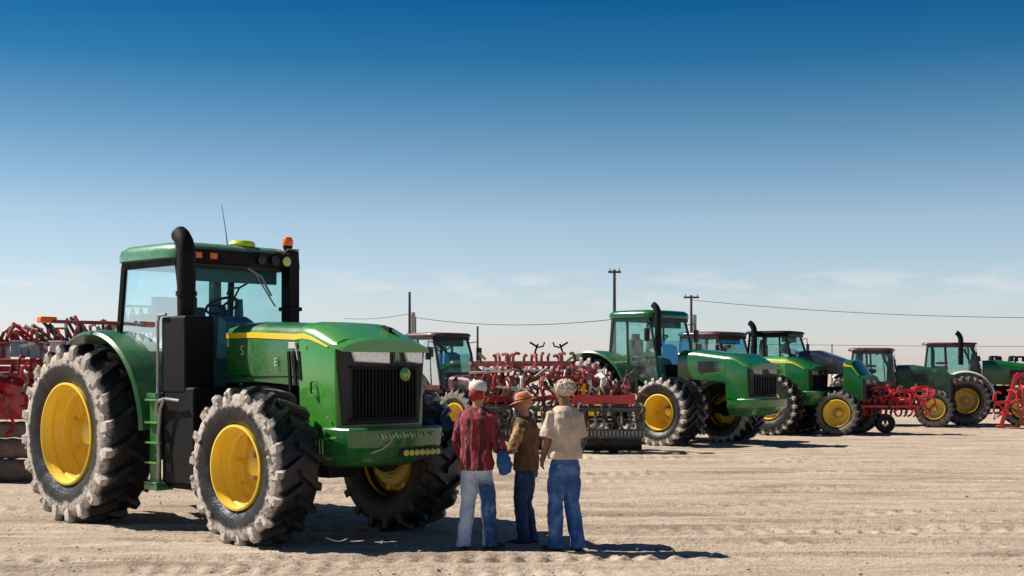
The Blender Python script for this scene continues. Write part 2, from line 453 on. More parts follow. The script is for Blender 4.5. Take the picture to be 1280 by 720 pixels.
    if g['stripe']:
        for s in (-1, 1):
            m = MB(); secs = []
            for x in np.linspace(sx + .01 if g['sstart'] else hx + .01, nx - .12, 14):
                q = interp_sec(S if x < sx - .02 else S2, x); w = 0.032 * (1 if x < sx else max(0.25, 1 - (x - sx) / (nx - sx)))
                yy = q[1] + .006; zc = q[3] - .02 - (0.03 * (x - sx) if x > sx else 0)
                secs.append([(x, s * yy, zc - w), (x, s * yy, zc + w * .9), (x, s * (yy - .02), zc + w), (x, s * (yy - .02), zc - w)])
            m.loft(secs).build('stripe', YSTR, T)
    zb = 1.24 * low / 1.72
    # grille
    m = MB()
    def fr(x, k, z): return (x, hw * k, z)
    top, bot = z3 - .115, zb + .03
    m.loft([[(nx + .002, -hw * .99, top), (nx + .002, hw * .99, top), (nx + .002, hw * .86, bot), (nx + .002, -hw * .86, bot)],
            [(nx + .055, -hw * .95, top), (nx + .055, hw * .95, top), (nx + .055, hw * .82, bot), (nx + .055, -hw * .82, bot)]])
    grille = m.build('grille', BLKP, T, bev=0.012)
    m = MB()
    ns = 19 if g['full'] else 9
    for i in range(ns):
        k = -0.66 + 1.36 * i / (ns - 1)
        m.box((nx + .068, hw * k, (top - .22 + bot + .06) / 2), (.03, .022, top - .24 - bot - .06))
    for zz in (top - .21, bot + .05): m.box((nx + .066, 0.0, zz), (.036, hw * 1.5, .02))
    m.build('slats', BLK, grille)
    for (ya, yb) in ((-.74, .12), (.44, .88)):
        m = MB(); zt = top - .025
        if g['full'] is False: ya, yb = (-.8, -.2) if ya < 0 else (.2, .8)
        m.loft([[(nx + .05, hw * ya, zt), (nx + .05, hw * yb, zt), (nx + .05, hw * yb * .99, zt - .15), (nx + .05, hw * (ya + .08), zt - .13)],
                [(nx + .082, hw * (ya + .02), zt - .01), (nx + .082, hw * (yb - .02), zt - .01), (nx + .082, hw * (yb - .02), zt - .14), (nx + .082, hw * (ya + .1), zt - .12)]])
        m.build('headlight', LENS if g['full'] else GREY, T, bev=.006)
    # bumper / weight bracket
    if g['bumper']:
        m = MB(); secs = []
        bw = hw * 1.08
        for z, k, dx in ((zb - .42, .72, -.30), (zb - .36, .84, -.16), (zb - .2, .98, -.02), (zb - .02, 1.0, .0), (zb + .005, .97, -.02)):
            secs.append([(nx - .62, -bw * .85 * k, z), (nx - .1, -bw * .95 * k, z), (nx + .2 + dx, -bw * .9 * k, z), (nx + .34 + dx, -bw * .6 * k, z), (nx + .38 + dx, 0, z), (nx + .36 + dx, bw * .6 * k, z),
                         (nx + .27 + dx, bw * .98 * k, z), (nx + .15 + dx, bw * 1.06 * k, z), (nx - .1, bw * .95 * k, z), (nx - .62, bw * .85 * k, z)])
        bp = m.loft(secs).build('bumper', g['bumper'], T, bev=.012, smooth=30)
        if g['full']:
            m = MB()
            for i in range(7):
                m.lathe([(.032, 0), (.036, .02), (.028, .03), (.001, .032)], 10, 0, 'x', (nx + .345, .05 + i * .075, zb - .27))
            m.box((nx + .332, .28, zb - .27), (.03, .6, .085), 1); lp = m.build('lamp_row', [LENSY, BLKP], bp)
            for i in range(9):
                yy = -.28 + i * .1; m = MB()
                secs2 = [[(nx + .366 + dx_, yy + dy_ - k * .03, zb - .04 + dz_) for dx_, dy_, dz_ in ((0, -.022, 0), (0, .022, .004), (0, .018, -.05 - .01 * (i % 3)), (0, -.012, -.045))] for k in (0,)]
                m.tube([(nx + .374, yy - .02, zb - .06), (nx + .376, yy, zb - .11), (nx + .374, yy + .025, zb - .07), (nx + .372, yy + .05, zb - .10)], .009, 6)
                m.build('raised_mark', MARKM, bp)
            m = MB(); m.tube([(nx + .35, -.42, zb - .25), (nx + .37, -.3, zb - .22), (nx + .37, -.18, zb - .15), (nx + .37, -.1, zb - .05)], .008, 6); m.build('cable', MARKM, bp)
            m = MB()
            for a in (-.58, -.46, -.36): m.tube([(nx + .06 - .0 * a, -bw * .965, zb - .1), (nx + .0 + a * .5, -bw * .96, zb - .12), (nx + a * .5, -bw * .955, zb - .28)], .012, 6)
            m.build('hose', GREEN_L, bp)
    # fenders
    Rf = g['Dr'] / 2 + .13; cz = g['Dr'] / 2
    for s in (-1, 1):
        m = MB(); yo = s * (tr + .1); yi = s * (chw - .08)
        a0, a1 = R(2), R(128)
        pr = [(Rf - .03, yi), (Rf, yi), (Rf + .012, (yi + yo) / 2), (Rf - .005, yo - s * .03), (Rf - .045, yo), (Rf - .06, yo - s * .008), (Rf - .025, yo - s * .05), (Rf - .025, yi)]
        m.lathe(pr, 28, 0, 'y', (0, 0, cz), a0, a1, closed=True)
        # inner plate under the arch
        pl = [(0.35 * math.cos(a), cz + .35 * math.sin(a)) for a in np.linspace(a1, a0, 8)]
        arc = [((Rf - .02) * math.cos(a), cz + (Rf - .02) * math.sin(a)) for a in np.linspace(a0, a1, 20)]
        m.prism(arc + pl, yi - s * .015, yi + s * .012)
        m.build('fender', g['fend'], T, bev=.006)
    # cab
    cab = empty('cab', (0, 0, 0), 0, T)
    px1 = x1 + .3   # windscreen foot
    m = MB(); r = .035
    pts = {}
    for s in (-1, 1):
        pts[s] = dict(ct=(x0 + .04, s * chw * .97, cz1), cb=(x0 - .04, s * chw, 2.25 if g['full'] else cz0 + .45), at=(x1, s * chw * .96, cz1),
                      am=(x1 + .14, s * chw * .99, (cz1 + cz0) / 2 + .25), ab=(px1, s * chw * .98, cz0 + .1), bt=(x0 + .42 * (x1 - x0), s * chw * .97, cz1), bb=(x0 + .46 * (x1 - x0), s * chw, cz0 + .1))
        p = pts[s]
        m.beam(p['ct'], p['cb'], .07, .06); m.beam(p['cb'], (x0 + .2, s * chw, cz0), .07, .06)
        m.tube([p['at'], p['am'], p['ab']], [.035, .035, .04], 8)
        m.beam((x0 + .02, s * chw * .97, cz1), (x1, s * chw * .96, cz1), .07, .09)
        if not g['full'] : m.beam(p['bt'], p['bb'], .05, .05)
        m.beam((x0 + .1, s * chw, cz0 + .03), (px1, s * chw, cz0 + .05), .06, .12)
    m.beam((x0 + .04, -chw * .97, cz1), (x0 + .04, chw * .97, cz1), .07, .08)
    m.beam((x1, -chw * .96, cz1), (x1, chw * .96, cz1), .07, .1)
    m.beam((x0 - .04, -chw, cz0 + .5), (x0 - .04, chw, cz0 + .5), .06, .06)
    m.build('pillar_frame', g['framem'], cab)
    # floor, bulkheads
    m = MB()
    m.box(((x0 + px1) / 2 + .05, 0, cz0 - .03), (px1 - x0 - .05, chw * 1.86, .14))
    m.box((x0 + .08, 0, cz0 + .22), (.06, chw * 1.8, .5))
    m.box((px1 - .02, 0, cz0 + .22), (.08, chw * 1.2, .42))
    m.build('cab_floor', TEAL if g['full'] else g['bodym'], cab, bev=.01)
    # windows
    def pane(pl, name='window'):
        q = MB(); q.add(pl, [tuple(range(len(pl)))]); q.build(name, g['glass'], cab, smooth=0)
    for s in (-1, 1):
        p = pts[s]; o = s * .004
        def sh(v): return (v[0], v[1] + o, v[2])
        pane([sh(p['ct']), sh(p['bt']), sh(p['bb']), (x0 + .2, s * chw + o, cz0 + .1), sh(p['cb'])])
        pane([sh(p['bt']), sh(p['at']), sh(p['am']), sh(p['ab']), sh(p['bb'])], 'door_window')
    pane([pts[-1]['at'], pts[1]['at'], pts[1]['am'], pts[-1]['am']], 'windscreen')
    pane([pts[-1]['am'], pts[1]['am'], pts[1]['ab'], pts[-1]['ab']], 'windscreen')
    pane([pts[-1]['ct'], pts[1]['ct'], pts[1]['cb'], pts[-1]['cb']], 'rear_window')
    # roof
    m = MB(); rt = g['rooft']; ov = .08; secs = []
    cxm = (x0 + x1) / 2 + .02; hl = (x1 - x0) / 2 + .1
    def ring(kx, ky, z):
        out = []
        for i in range(28):
            a = 2 * PI * i / 28; c_, s_ = math.cos(a), math.sin(a); e = .35
            out.append((cxm + (hl + ov) * kx * math.copysign(abs(c_) ** e, c_), (chw + ov) * ky * math.copysign(abs(s_) ** e, s_), z))
        return out
    for kx, ky, dz in ((.94, .95, .03), (1.0, 1.0, .045), (1.0, 1.0, .045 + rt * .35), (.97, .98, .045 + rt * .65), (.88, .9, .045 + rt * .9), (.6, .62, .045 + rt), (.2, .2, .05 + rt)):
        secs.append(ring(kx, ky, cz1 + dz))
    m.loft(secs).build('roof', g['roofm'], cab, smooth=60)
    # header trim behind front fascia
    m = MB(); m.box((x1 + .085, 0, cz1 + .02), (.05, chw * 1.9, .15)); m.box((x1 - .1, 0, cz1 - .1), (.03, chw * 1.8, .22), 1)
    m.build('front_header', [BLKP, TEAL], cab, bev=.01)
    # seat, wheel, console
    sxx = x0 + .45
    m = MB(); m.box((sxx, 0, cz0 + .45), (.5, .5, .14)); m.box((sxx - .24, 0, cz0 + .78), (.13, .48, .62)); m.box((sxx - .26, 0, cz0 + 1.15), (.1, .28, .16))
    m.box((sxx, 0, cz0 + .2), (.3, .3, .4)); m.box((sxx + .05, -.32, cz0 + .62), (.4, .08, .07)); m.box((sxx + .05, .32, cz0 + .62), (.4, .08, .07))
    m.build('seat', SEATM, cab, bev=.03)
    m = MB(); sc = Vector((x1 - .22, 0, cz0 + 1.08)); mr = Matrix.Rotation(R(-28), 3, 'Y')
    ringp = [sc + mr @ Vector((.2 * math.cos(a), .2 * math.sin(a), 0)) for a in np.linspace(0, 2 * PI, 25)]
    m.tube(ringp, .017, 8, cap=False)
    for a in (R(30), R(150), R(270)): m.tube([sc, sc + mr @ Vector((.2 * math.cos(a), .2 * math.sin(a), 0))], .012, 6)
    m.tube([sc, (x1 + .08, 0, cz0 + .4)], .04, 8); m.build('steering_wheel', BLKP, cab)
    m = MB(); m.loft([[(x1 - .05, -.24, cz0), (x1 + .24, -.24, cz0), (x1 + .24, .24, cz0), (x1 - .05, .24, cz0)], [(x1 + .0, -.2, cz0 + .95), (x1 + .16, -.2, cz0 + .88), (x1 + .16, .2, cz0 + .88), (x1 + .0, .2, cz0 + .95)]])
    m.box((x1 - .1, -.6, cz0 + .95), (.06, .2, .26)); m.tube([(x1 - .1, -.6, cz0 + .8), (x1 - .05, -.62, cz0 + .1)], .02, 6)
    m.build('dashboard', TEAL, cab, bev=.015)
    # exhaust
    if g['exhaust']:
        ez = g['exhaust']; ex, ey = (x1 + .32, -chw - .05) if not g.get('exh') else g['exh']
        m = MB(); b0 = cz0 + .9 if g['full'] else z1 - .15
        pth = [(ex, ey, b0), (ex, ey, ez - .42), (ex, ey, ez - .28), (ex - .015, ey, ez - .2), (ex - .05, ey, ez - .12), (ex - .1, ey, ez - .06), (ex - .15, ey, ez - .03)]
        rr_ = .108 if g['full'] else .085
        m.tube(pth, [rr_ * .95, rr_, rr_, rr_, rr_ * .98, rr_ * .96, rr_ * .94], 20)
        m.lathe([(rr_ * 1.12, 0), (rr_ * 1.12, .05)], 20, 0, 'z', (ex, ey, b0 + .25)); m.build('exhaust_pipe', BLK, T)
    if g['mirrors']:
        for s in (-1, 1):
            if g['full']: continue
            m = MB(); m.tube([(x1 + .02, s * chw, cz1 - .12), (x1 + .12, s * (chw + .25), cz1 - .08), (x1 + .14, s * (chw + .28), cz1 - .3)], .014, 6)
            m.box((x1 + .14, s * (chw + .28), cz1 - .4), (.05, .16, .32)); m.build('mirror', BLKP, T, bev=.01)
    return T, g, cab

# ------------------------------------------------------------------ main tractor
def main_tractor():
    loc = Vector((-4.43, 17.49, 0)); yaw = -R(44)
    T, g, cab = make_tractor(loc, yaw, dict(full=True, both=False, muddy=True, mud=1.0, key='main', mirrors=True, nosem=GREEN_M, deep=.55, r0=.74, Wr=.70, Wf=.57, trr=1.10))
    tag(T, 'largest, nearest green tractor with mud-caked tyres, left of the three people', 'tractor', 'green tractors')
    x1 = 1.45
    # big black side housing under the exhaust
    m = MB(); m.box((1.82, -.86, 2.02), (.50, .40, .88)); m.box((1.90, -.80, 1.1), (.66, .50, 1.1)); m.box((1.85, -.80, .56), (.56, .42, .14))
    m.build('fuel_tank', BLK, T, bev=.03)
    m = MB(); m.tube([(1.56, -1.075, 2.47), (1.545, -1.085, 2.4), (1.545, -1.085, 1.62), (1.56, -1.07, 1.56)], .018, 8)
    m.tube([(1.55, -1.085, 2.47), (1.72, -1.085, 2.48)], .018, 8); m.tube([(1.545, -1.085, 1.62), (1.58, -1.1, 1.5), (1.56, -1.09, 1.4)], .02, 8)
    m.build('handrail', GREY, T)
    # ladder
    m = MB(); dx = .17
    m.box((1.32 + dx, -1.08, 1.02), (.20, .035, 1.06)); m.box((1.32 + dx, -1.04, .5), (.28, .22, .07)); m.box((1.30 + dx, -.98, 1.55), (.2, .3, .06))
    lad = m.build('ladder', GREEN, T, bev=.008)
    for z in (.55, .78, 1.01, 1.24, 1.5):
        q = MB(); q.box((1.33 + dx, -1.12, z), (.26, .07, .025)); q.build('rung', GREEN_M if z < .6 else GREEN_L, lad, bev=.006)
    q = MB(); q.tube([(1.44 + dx, -1.12, .6), (1.49 + dx, -1.14, .8), (1.46 + dx, -1.13, 1.1), (1.52 + dx, -1.14, 1.4), (1.60 + dx, -1.14, 1.52), (1.88 + dx, -1.12, 1.5)], .018, 8)
    q.tube([(1.62 + dx, -1.14, 1.52), (1.42 + dx, -1.12, 1.48), (1.38 + dx, -1.1, 1.36)], .024, 8); q.build('handrail', GREY, T)
    # hood vents
    for i in range(3):
        q = MB(); xx = 3.36 + i * .09
        q.loft([[(xx, -.612 - .0, 2.05), (xx + .045, -.614, 2.05), (xx + .085, -.618, 1.62 + .06 * i), (xx + .04, -.616, 1.62 + .06 * i)],
                [(xx, -.590, 2.05), (xx + .045, -.592, 2.05), (xx + .085, -.59, 1.62 + .06 * i), (xx + .04, -.59, 1.62 + .06 * i)]])
        q.build('hood_vent', BLK, T, bev=.004)
    q = MB(); q.box((3.45, -.60, 2.11), (.12, .03, .07)); q.tube([(3.52, -.61, 2.1), (3.56, -.61, 1.95)], .012, 6); q.build('latch', WHT, T, bev=.008)
    text_part('lettering', 'S', .16, MARKM, T, (2.42, -.535, 2.06), (R(90), 0, 0))
    text_part('lettering', 'E', .13, MARKM, T, (3.12, -.585, 1.93), (R(90), 0, 0))
    q = MB(); q.box((2.9, -.545, 1.775), (1.35, .012, .012), rot=Matrix.Rotation(-.045, 3, 'Z')); q.build('panel_seam', BLK, T)
    for x, y, z in ((3.7, -.622, 1.35), (3.7, -.622, 2.1), (4.1, -.634, 1.35)):
        q = MB(); q.lathe([(.014, 0), (.014, -.008), (.001, -.01)], 8, 0, 'y', (x, y, z)); q.build('bolt', GREY, T)
    q = MB(); q.tube([(3.85, -.632, 1.6), (3.85, -.66, 1.6), (3.85, -.66, 1.72), (3.85, -.632, 1.72)], .01, 6); q.build('handle', BLK, T)
    # emblem
    q = MB(); q.lathe([(.075, 0), (.075, .012), (.06, .02), (.001, .021)], 24, 0, 'x', (4.295, .26, 1.80))
    e = q.build('emblem', GREEN_L, T)
    q = MB()
    q.tube([(4.318, .215, 1.78), (4.320, .245, 1.805), (4.320, .275, 1.80), (4.318, .305, 1.825)], .008, 6)
    q.tube([(4.320, .245, 1.80), (4.318, .23, 1.765)], .006, 6); q.tube([(4.320, .275, 1.80), (4.318, .295, 1.77)], .006, 6); q.tube([(4.318, .3, 1.825), (4.318, .285, 1.85)], .005, 6)
    q.build('emblem_figure', YSTR, e)
    q = MB(); q.box((4.262, .175, 1.99), (.012, .1, .13)); bd = q.build('badge', GREEN_D, T, bev=.004)
    text_part('badge_letter', 'B', .11, MARKM, bd, (4.272, .175, 1.99), (R(90), 0, R(90)))
    # wiper and small thing on hood
    q = MB(); q.box((3.95, .3, 2.30), (.14, .05, .05), rot=Matrix.Rotation(R(15), 3, 'Y')); q.tube([(4.0, .3, 2.28), (4.12, .34, 2.2)], .012, 6); q.build('hood_camera', BLK, T, bev=.008)
    # intake stack on far side
    q = MB()
    a, b, c_, d_ = 1.53, 1.70, .66, .82
    q.loft([[(a, c_, 2.3), (b, c_, 2.3), (b, d_, 2.3), (a, d_, 2.3)], [(a, c_, 3.10), (b, c_, 3.10), (b, d_, 3.10), (a, d_, 3.10)],
            [(a - .07, c_ - .01, 3.18), (b - .01, c_, 3.32), (b - .01, d_, 3.32), (a - .07, d_ + .01, 3.18)]])
    q.box((1.615, .74, 2.6), (.22, .21, .05)); q.beam((1.5, .7, 3.05), (1.62, .74, 3.05), .05, .05)
    q.build('intake_stack', BLK, T, bev=.012)
    q = MB(); q.loft([[(a - .09, c_ - .02, 3.185), (b - .02, c_ - .01, 3.335), (b - .02, d_ + .01, 3.335), (a - .09, d_ + .02, 3.185)], [(a - .09, c_ - .02, 3.195), (b - .02, c_ - .01, 3.345), (b - .02, d_ + .01, 3.345), (a - .09, d_ + .02, 3.195)]])
    q.build('stack_cap', GREY, T)
    # beacon
    q = MB(); q.tube([(1.42, .78, 3.22), (1.48, .80, 3.28), (1.48, .8, 3.34)], .022, 8); q.lathe([(.035, 3.30), (.06, 3.38), (.06, 3.40)], 14, 0, 'z', (1.48, .8, 0)); b = q.build('beacon_light', BLK, T)
    q = MB(); q.lathe([(.062, 3.40), (.068, 3.42), (.066, 3.47), (.05, 3.505), (.001, 3.515)], 18, 0, 'z', (1.48, .8, 0)); q.build('lens', AMB, b)
    # receiver dome
    q = MB(); q.lathe([(.09, 3.33), (.16, 3.35), (.17, 3.375), (.15, 3.41), (.09, 3.43), (.001, 3.435)], 24, 0, 'z', (1.42, .15, 0)); q.build('satellite_receiver', GPSY, T)
    q = MB(); q.box((1.42, .15, 3.325), (.30, .30, .03)); q.build('receiver_bracket', BLK, T, bev=.005)
    q = MB(); q.tube([(1.35, .0, 3.32), (1.33, -.01, 3.5), (1.28, -.04, 3.86)], [.008, .005, .003], 6); q.build('antenna', BLK, T)
    # roof front cameras and lamps
    q = MB(); q.loft([[(1.60, y, z) for y, z in ((-.90, 3.10), (.90, 3.10), (.88, 3.29), (-.88, 3.29))], [(1.67, y, z) for y, z in ((-.84, 3.11), (.84, 3.11), (.82, 3.265), (-.82, 3.265))]])
    q.build('roof_fascia', BLK, T, bev=.01)
    for y in (-.66, -.42):
        q = MB(); q.box((1.675, y, 3.19), (.03, .16 if y < -.5 else .1, .075)); q.build('marker_light', AMB, T, bev=.012)
    for y in (.25, .45, .62):
        q = MB(); q.lathe([(.05, 0), (.06, .05), (.001, .055)], 12, 0, 'x', (1.66, y, 3.18)); q.build('work_light', LENSY if y > .5 else BLKP, T)
    q = MB(); q.tube([(1.6, .3, 3.2), (1.66, .5, 3.27), (1.62, .7, 3.22), (1.5, .82, 3.2)], .03, 8); q.box((1.6, .42, 3.24), (.1, .22, .06)); q.box((1.58, .68, 3.2), (.1, .12, .1)); q.build('roof_rail', BLK, T, bev=.006)
    q = MB(); q.tube([(1.55, .15, 3.08), (1.62, .3, 2.98), (1.66, .42, 2.75)], .014, 6); q.tube([(1.58, .24, 3.02), (1.7, .45, 2.62)], .01, 6); q.build('wiper', GREY, T)
    q = MB(); q.tube([(1.22, .25, 2.72), (1.22, .25, 2.3), (1.3, .2, 1.7)], [.05, .07, .08], 10); q.build('steering_column', TEAL, cab)
    q = MB(); q.loft([[(.88, .02, 1.6), (1.02, .02, 1.6), (1.02, .15, 1.6), (.88, .15, 1.6)], [(.89, .03, 3.1), (1.01, .03, 3.1), (1.01, .14, 3.1), (.89, .14, 3.1)]]); q.build('cab_post', TEAL, cab, bev=.015)
    q = MB(); q.tube([(.9, .7, 3.0), (.7, .62, 2.9), (.62, .6, 2.78), (.4, .6, 2.7)], .014, 6); q.tube([(.7, .62, 2.9), (.5, .6, 2.9), (.45, .6, 2.82)], .012, 6); q.build('grab_handle', BLK, cab)
    q = MB()
    for k in range(7): q.tube([(.20, -.72 + k * .12, 2.2), (.16, -.60 + k * .12, 2.62)], .012, 6); q.tube([(.20, -.60 + k * .12, 2.2), (.16, -.72 + k * .12, 2.62)], .012, 6)
    q.box((.18, -.3, 2.64), (.03, .95, .03)); q.build('rear_guard', TEAL, cab)
    q = MB(); q.box((.42, -.62, 2.42), (.3, .2, .22)); q.box((.5, -.3, 2.5), (.12, .42, .5)); q.build('storage_box', SEATM, cab, bev=.02)
    # rear marker arm
    q = MB(); q.tube([(.25, -.8, 2.42), (-.05, -1.2, 2.43), (-.28, -1.46, 2.44)], .022, 8); arm = q.build('marker_arm', REDD, T)
    q = MB(); q.box((-.31, -1.49, 2.46), (.12, .22, .075)); q.build('amber_lamp', AMB, arm, bev=.02)
    # three point hitch behind
    q = MB()
    for s in (-1, 1):
        q.tube([(-.3, s * .3, .8), (-1.0, s * .42, .62)], .045, 8); q.tube([(-.5, s * .25, 1.5), (-.85, s * .4, .7)], .03, 8)
    q.tube([(-.3, 0, 1.3), (-1.0, 0, 1.15)], .035, 8); q.build('hitch', BLK, T)
    return T
main_tractor()

# ------------------------------------------------------------------ the row of tractors
def far_tractor(px, d, deg, P, label, ref='front'):
    """px, d: contact of the near front (or rear) wheel"""
    yaw = -R(deg); P = dict(P); P.setdefault('low', 1.72)
    wb, tr = P.get('wb', 3.35), P.get('tr', 1.02)
    p = at(px, d); F = Vector((math.cos(yaw), math.sin(yaw), 0)); L = Vector((-math.sin(yaw), math.cos(yaw), 0))
    o = p - F * (wb if ref == 'front' else 0) + L * tr
    T, g, cab = make_tractor(o, yaw, P)
    tag(T, label, 'tractor', 'tractors parked in the yard')
    return T
far_tractor(836, 33.0, 42, dict(key='third', wb=2.45, nose=4.25, Wf=1.0, Wr=.72, tr=1.35, hz=(2.34, 2.24, 2.02), low=1.6, hgap=.7, lugs=22, mud=1.0, hoodm=GREEN_S, nosem=GREEN_S, exhaust=3.5, roofm=GREEN_S, framem=GREEN_D, bodym=BLK, glass=GLASSD, r0=.78, rimf=.86, stripe=False, deep=.2, hw=.68),
            'green tractor with tall black exhaust and fat lug tyre, right of the folded cultivator')
far_tractor(966, 38.6, 38, dict(key='fourth', nose=4.35, wb=3.45, Df=1.75, Wf=.6, Dr=1.9, rimr=1.0, rimf=.8, cab=(.25, 1.55, .8, 1.4, 2.82), rooft=.12, hz=(2.25, 2.22, 1.98), hoodm=GREEN_L, nosem=GREEN_S, roofm=MAR, framem=MAR, exhaust=None, glass=GLASSD, lugs=22, r0=.85, hgap=.4),
            'tractor with maroon cab roof and pale green hood, directly behind the fat-tyred one')
far_tractor(1048, 38.3, 30, dict(key='fifth', Df=1.3, rimf=.76, Dr=1.8, rimr=1.0, Wf=.42, wb=2.9, tr=.95, hlow=1.72, cab=(.15, 1.25, .72, 1.5, 2.86), rooft=.08, hz=(2.4, 2.12, 1.72), low=1.35, nose=3.5, hoodm=NAVY, nosem=GREEN_S, roofm=BLK, framem=BLK, exhaust=3.25, exh=(.4, -.9), glass=GLASSD, bumper=None, fend=NAVY, mud=.3, lugs=20, hgap=.35, sstart=1),
            'tractor with navy hood, black cab and yellow front rim, left of the red tedder')
far_tractor(1168, 43.5, 20, dict(key='sixth', Df=1.25, rimf=.66, Dr=1.7, rimr=.9, Wf=.4, wb=2.6, tr=.9, cab=(.0, 1.1, .7, 1.35, 2.42), rooft=.1, hz=(2.0, 1.9, 1.7), low=1.2, nose=3.1, hoodm=GREEN_D, nosem=GREEN_D, roofm=MAR, framem=MAR, exhaust=None, glass=GLASSD, bumper=None, mud=.2, lugs=20, hgap=.3, stripe=False),
            'dark green tractor with maroon cab roof, standing behind the red tedder')
far_tractor(1207, 45.2, 17, dict(key='seventh', Df=1.25, rimf=.62, Dr=1.68, rimr=.82, Wf=.4, wb=1.75, tr=.95, cab=(-1.25, .2, .75, 1.45, 2.66), rooft=.06, hz=(2.16, 1.98, 1.78), low=1.35, nose=3.3, hoodm=GREEN_S, nosem=GREEN_S, roofm=MAR, framem=MAR, bodym=GREEN_D, exhaust=3.12, exh=(-.15, -.85), glass=GLASSD, bumper=GREEN_D, fend=WHT, mud=.25, lugs=20, hgap=.35, stripe=False),
            'rightmost tractor, green with dark cab and yellow-rimmed rear wheel below it', ref='rear')
far_tractor(575, 33.5, 44, dict(key='second', Df=1.4, rimf=.7, Dr=1.8, rimr=1.0, Wf=.45, wb=2.6, tr=.9, cab=(.3, 1.3, .62, 1.35, 2.66), rooft=.1, hz=(1.72, 1.7, 1.6), low=1.3, nose=3.1, hoodm=MAR, nosem=MAR, roofm=MAR, framem=MAR, bodym=MAR, exhaust=None, glass=GLASSD, bumper=MAR, fend=MAR, stripe=False, mud=.4, lugs=20, hgap=.3),
            'maroon tractor with teal cab windows, between the big tractor and man in red')

# ------------------------------------------------------------------ implements
def s_tine(mb, x, y, z, h=.6, d=1, r=.02, jit=0.0, mi=0):
    k = h / .6
    pts = [(0, 0), (.10, .02), (.2, -.05), (.22, -.18), (.12, -.28), (.0, -.34), (-.06, -.44), (.0, -.55), (.1, -.6)]
    a = rnd.uniform(-jit, jit)
    mb.tube([(x + math.sin(a) * px_ * k, y + d * px_ * k, z + pz * k) for px_, pz in pts], r, 6, mi)
def implement(name, loc, yaw, label, cat, build, group):
    root = empty(name, loc, yaw); tag(root, label, cat, group); build(root); return root

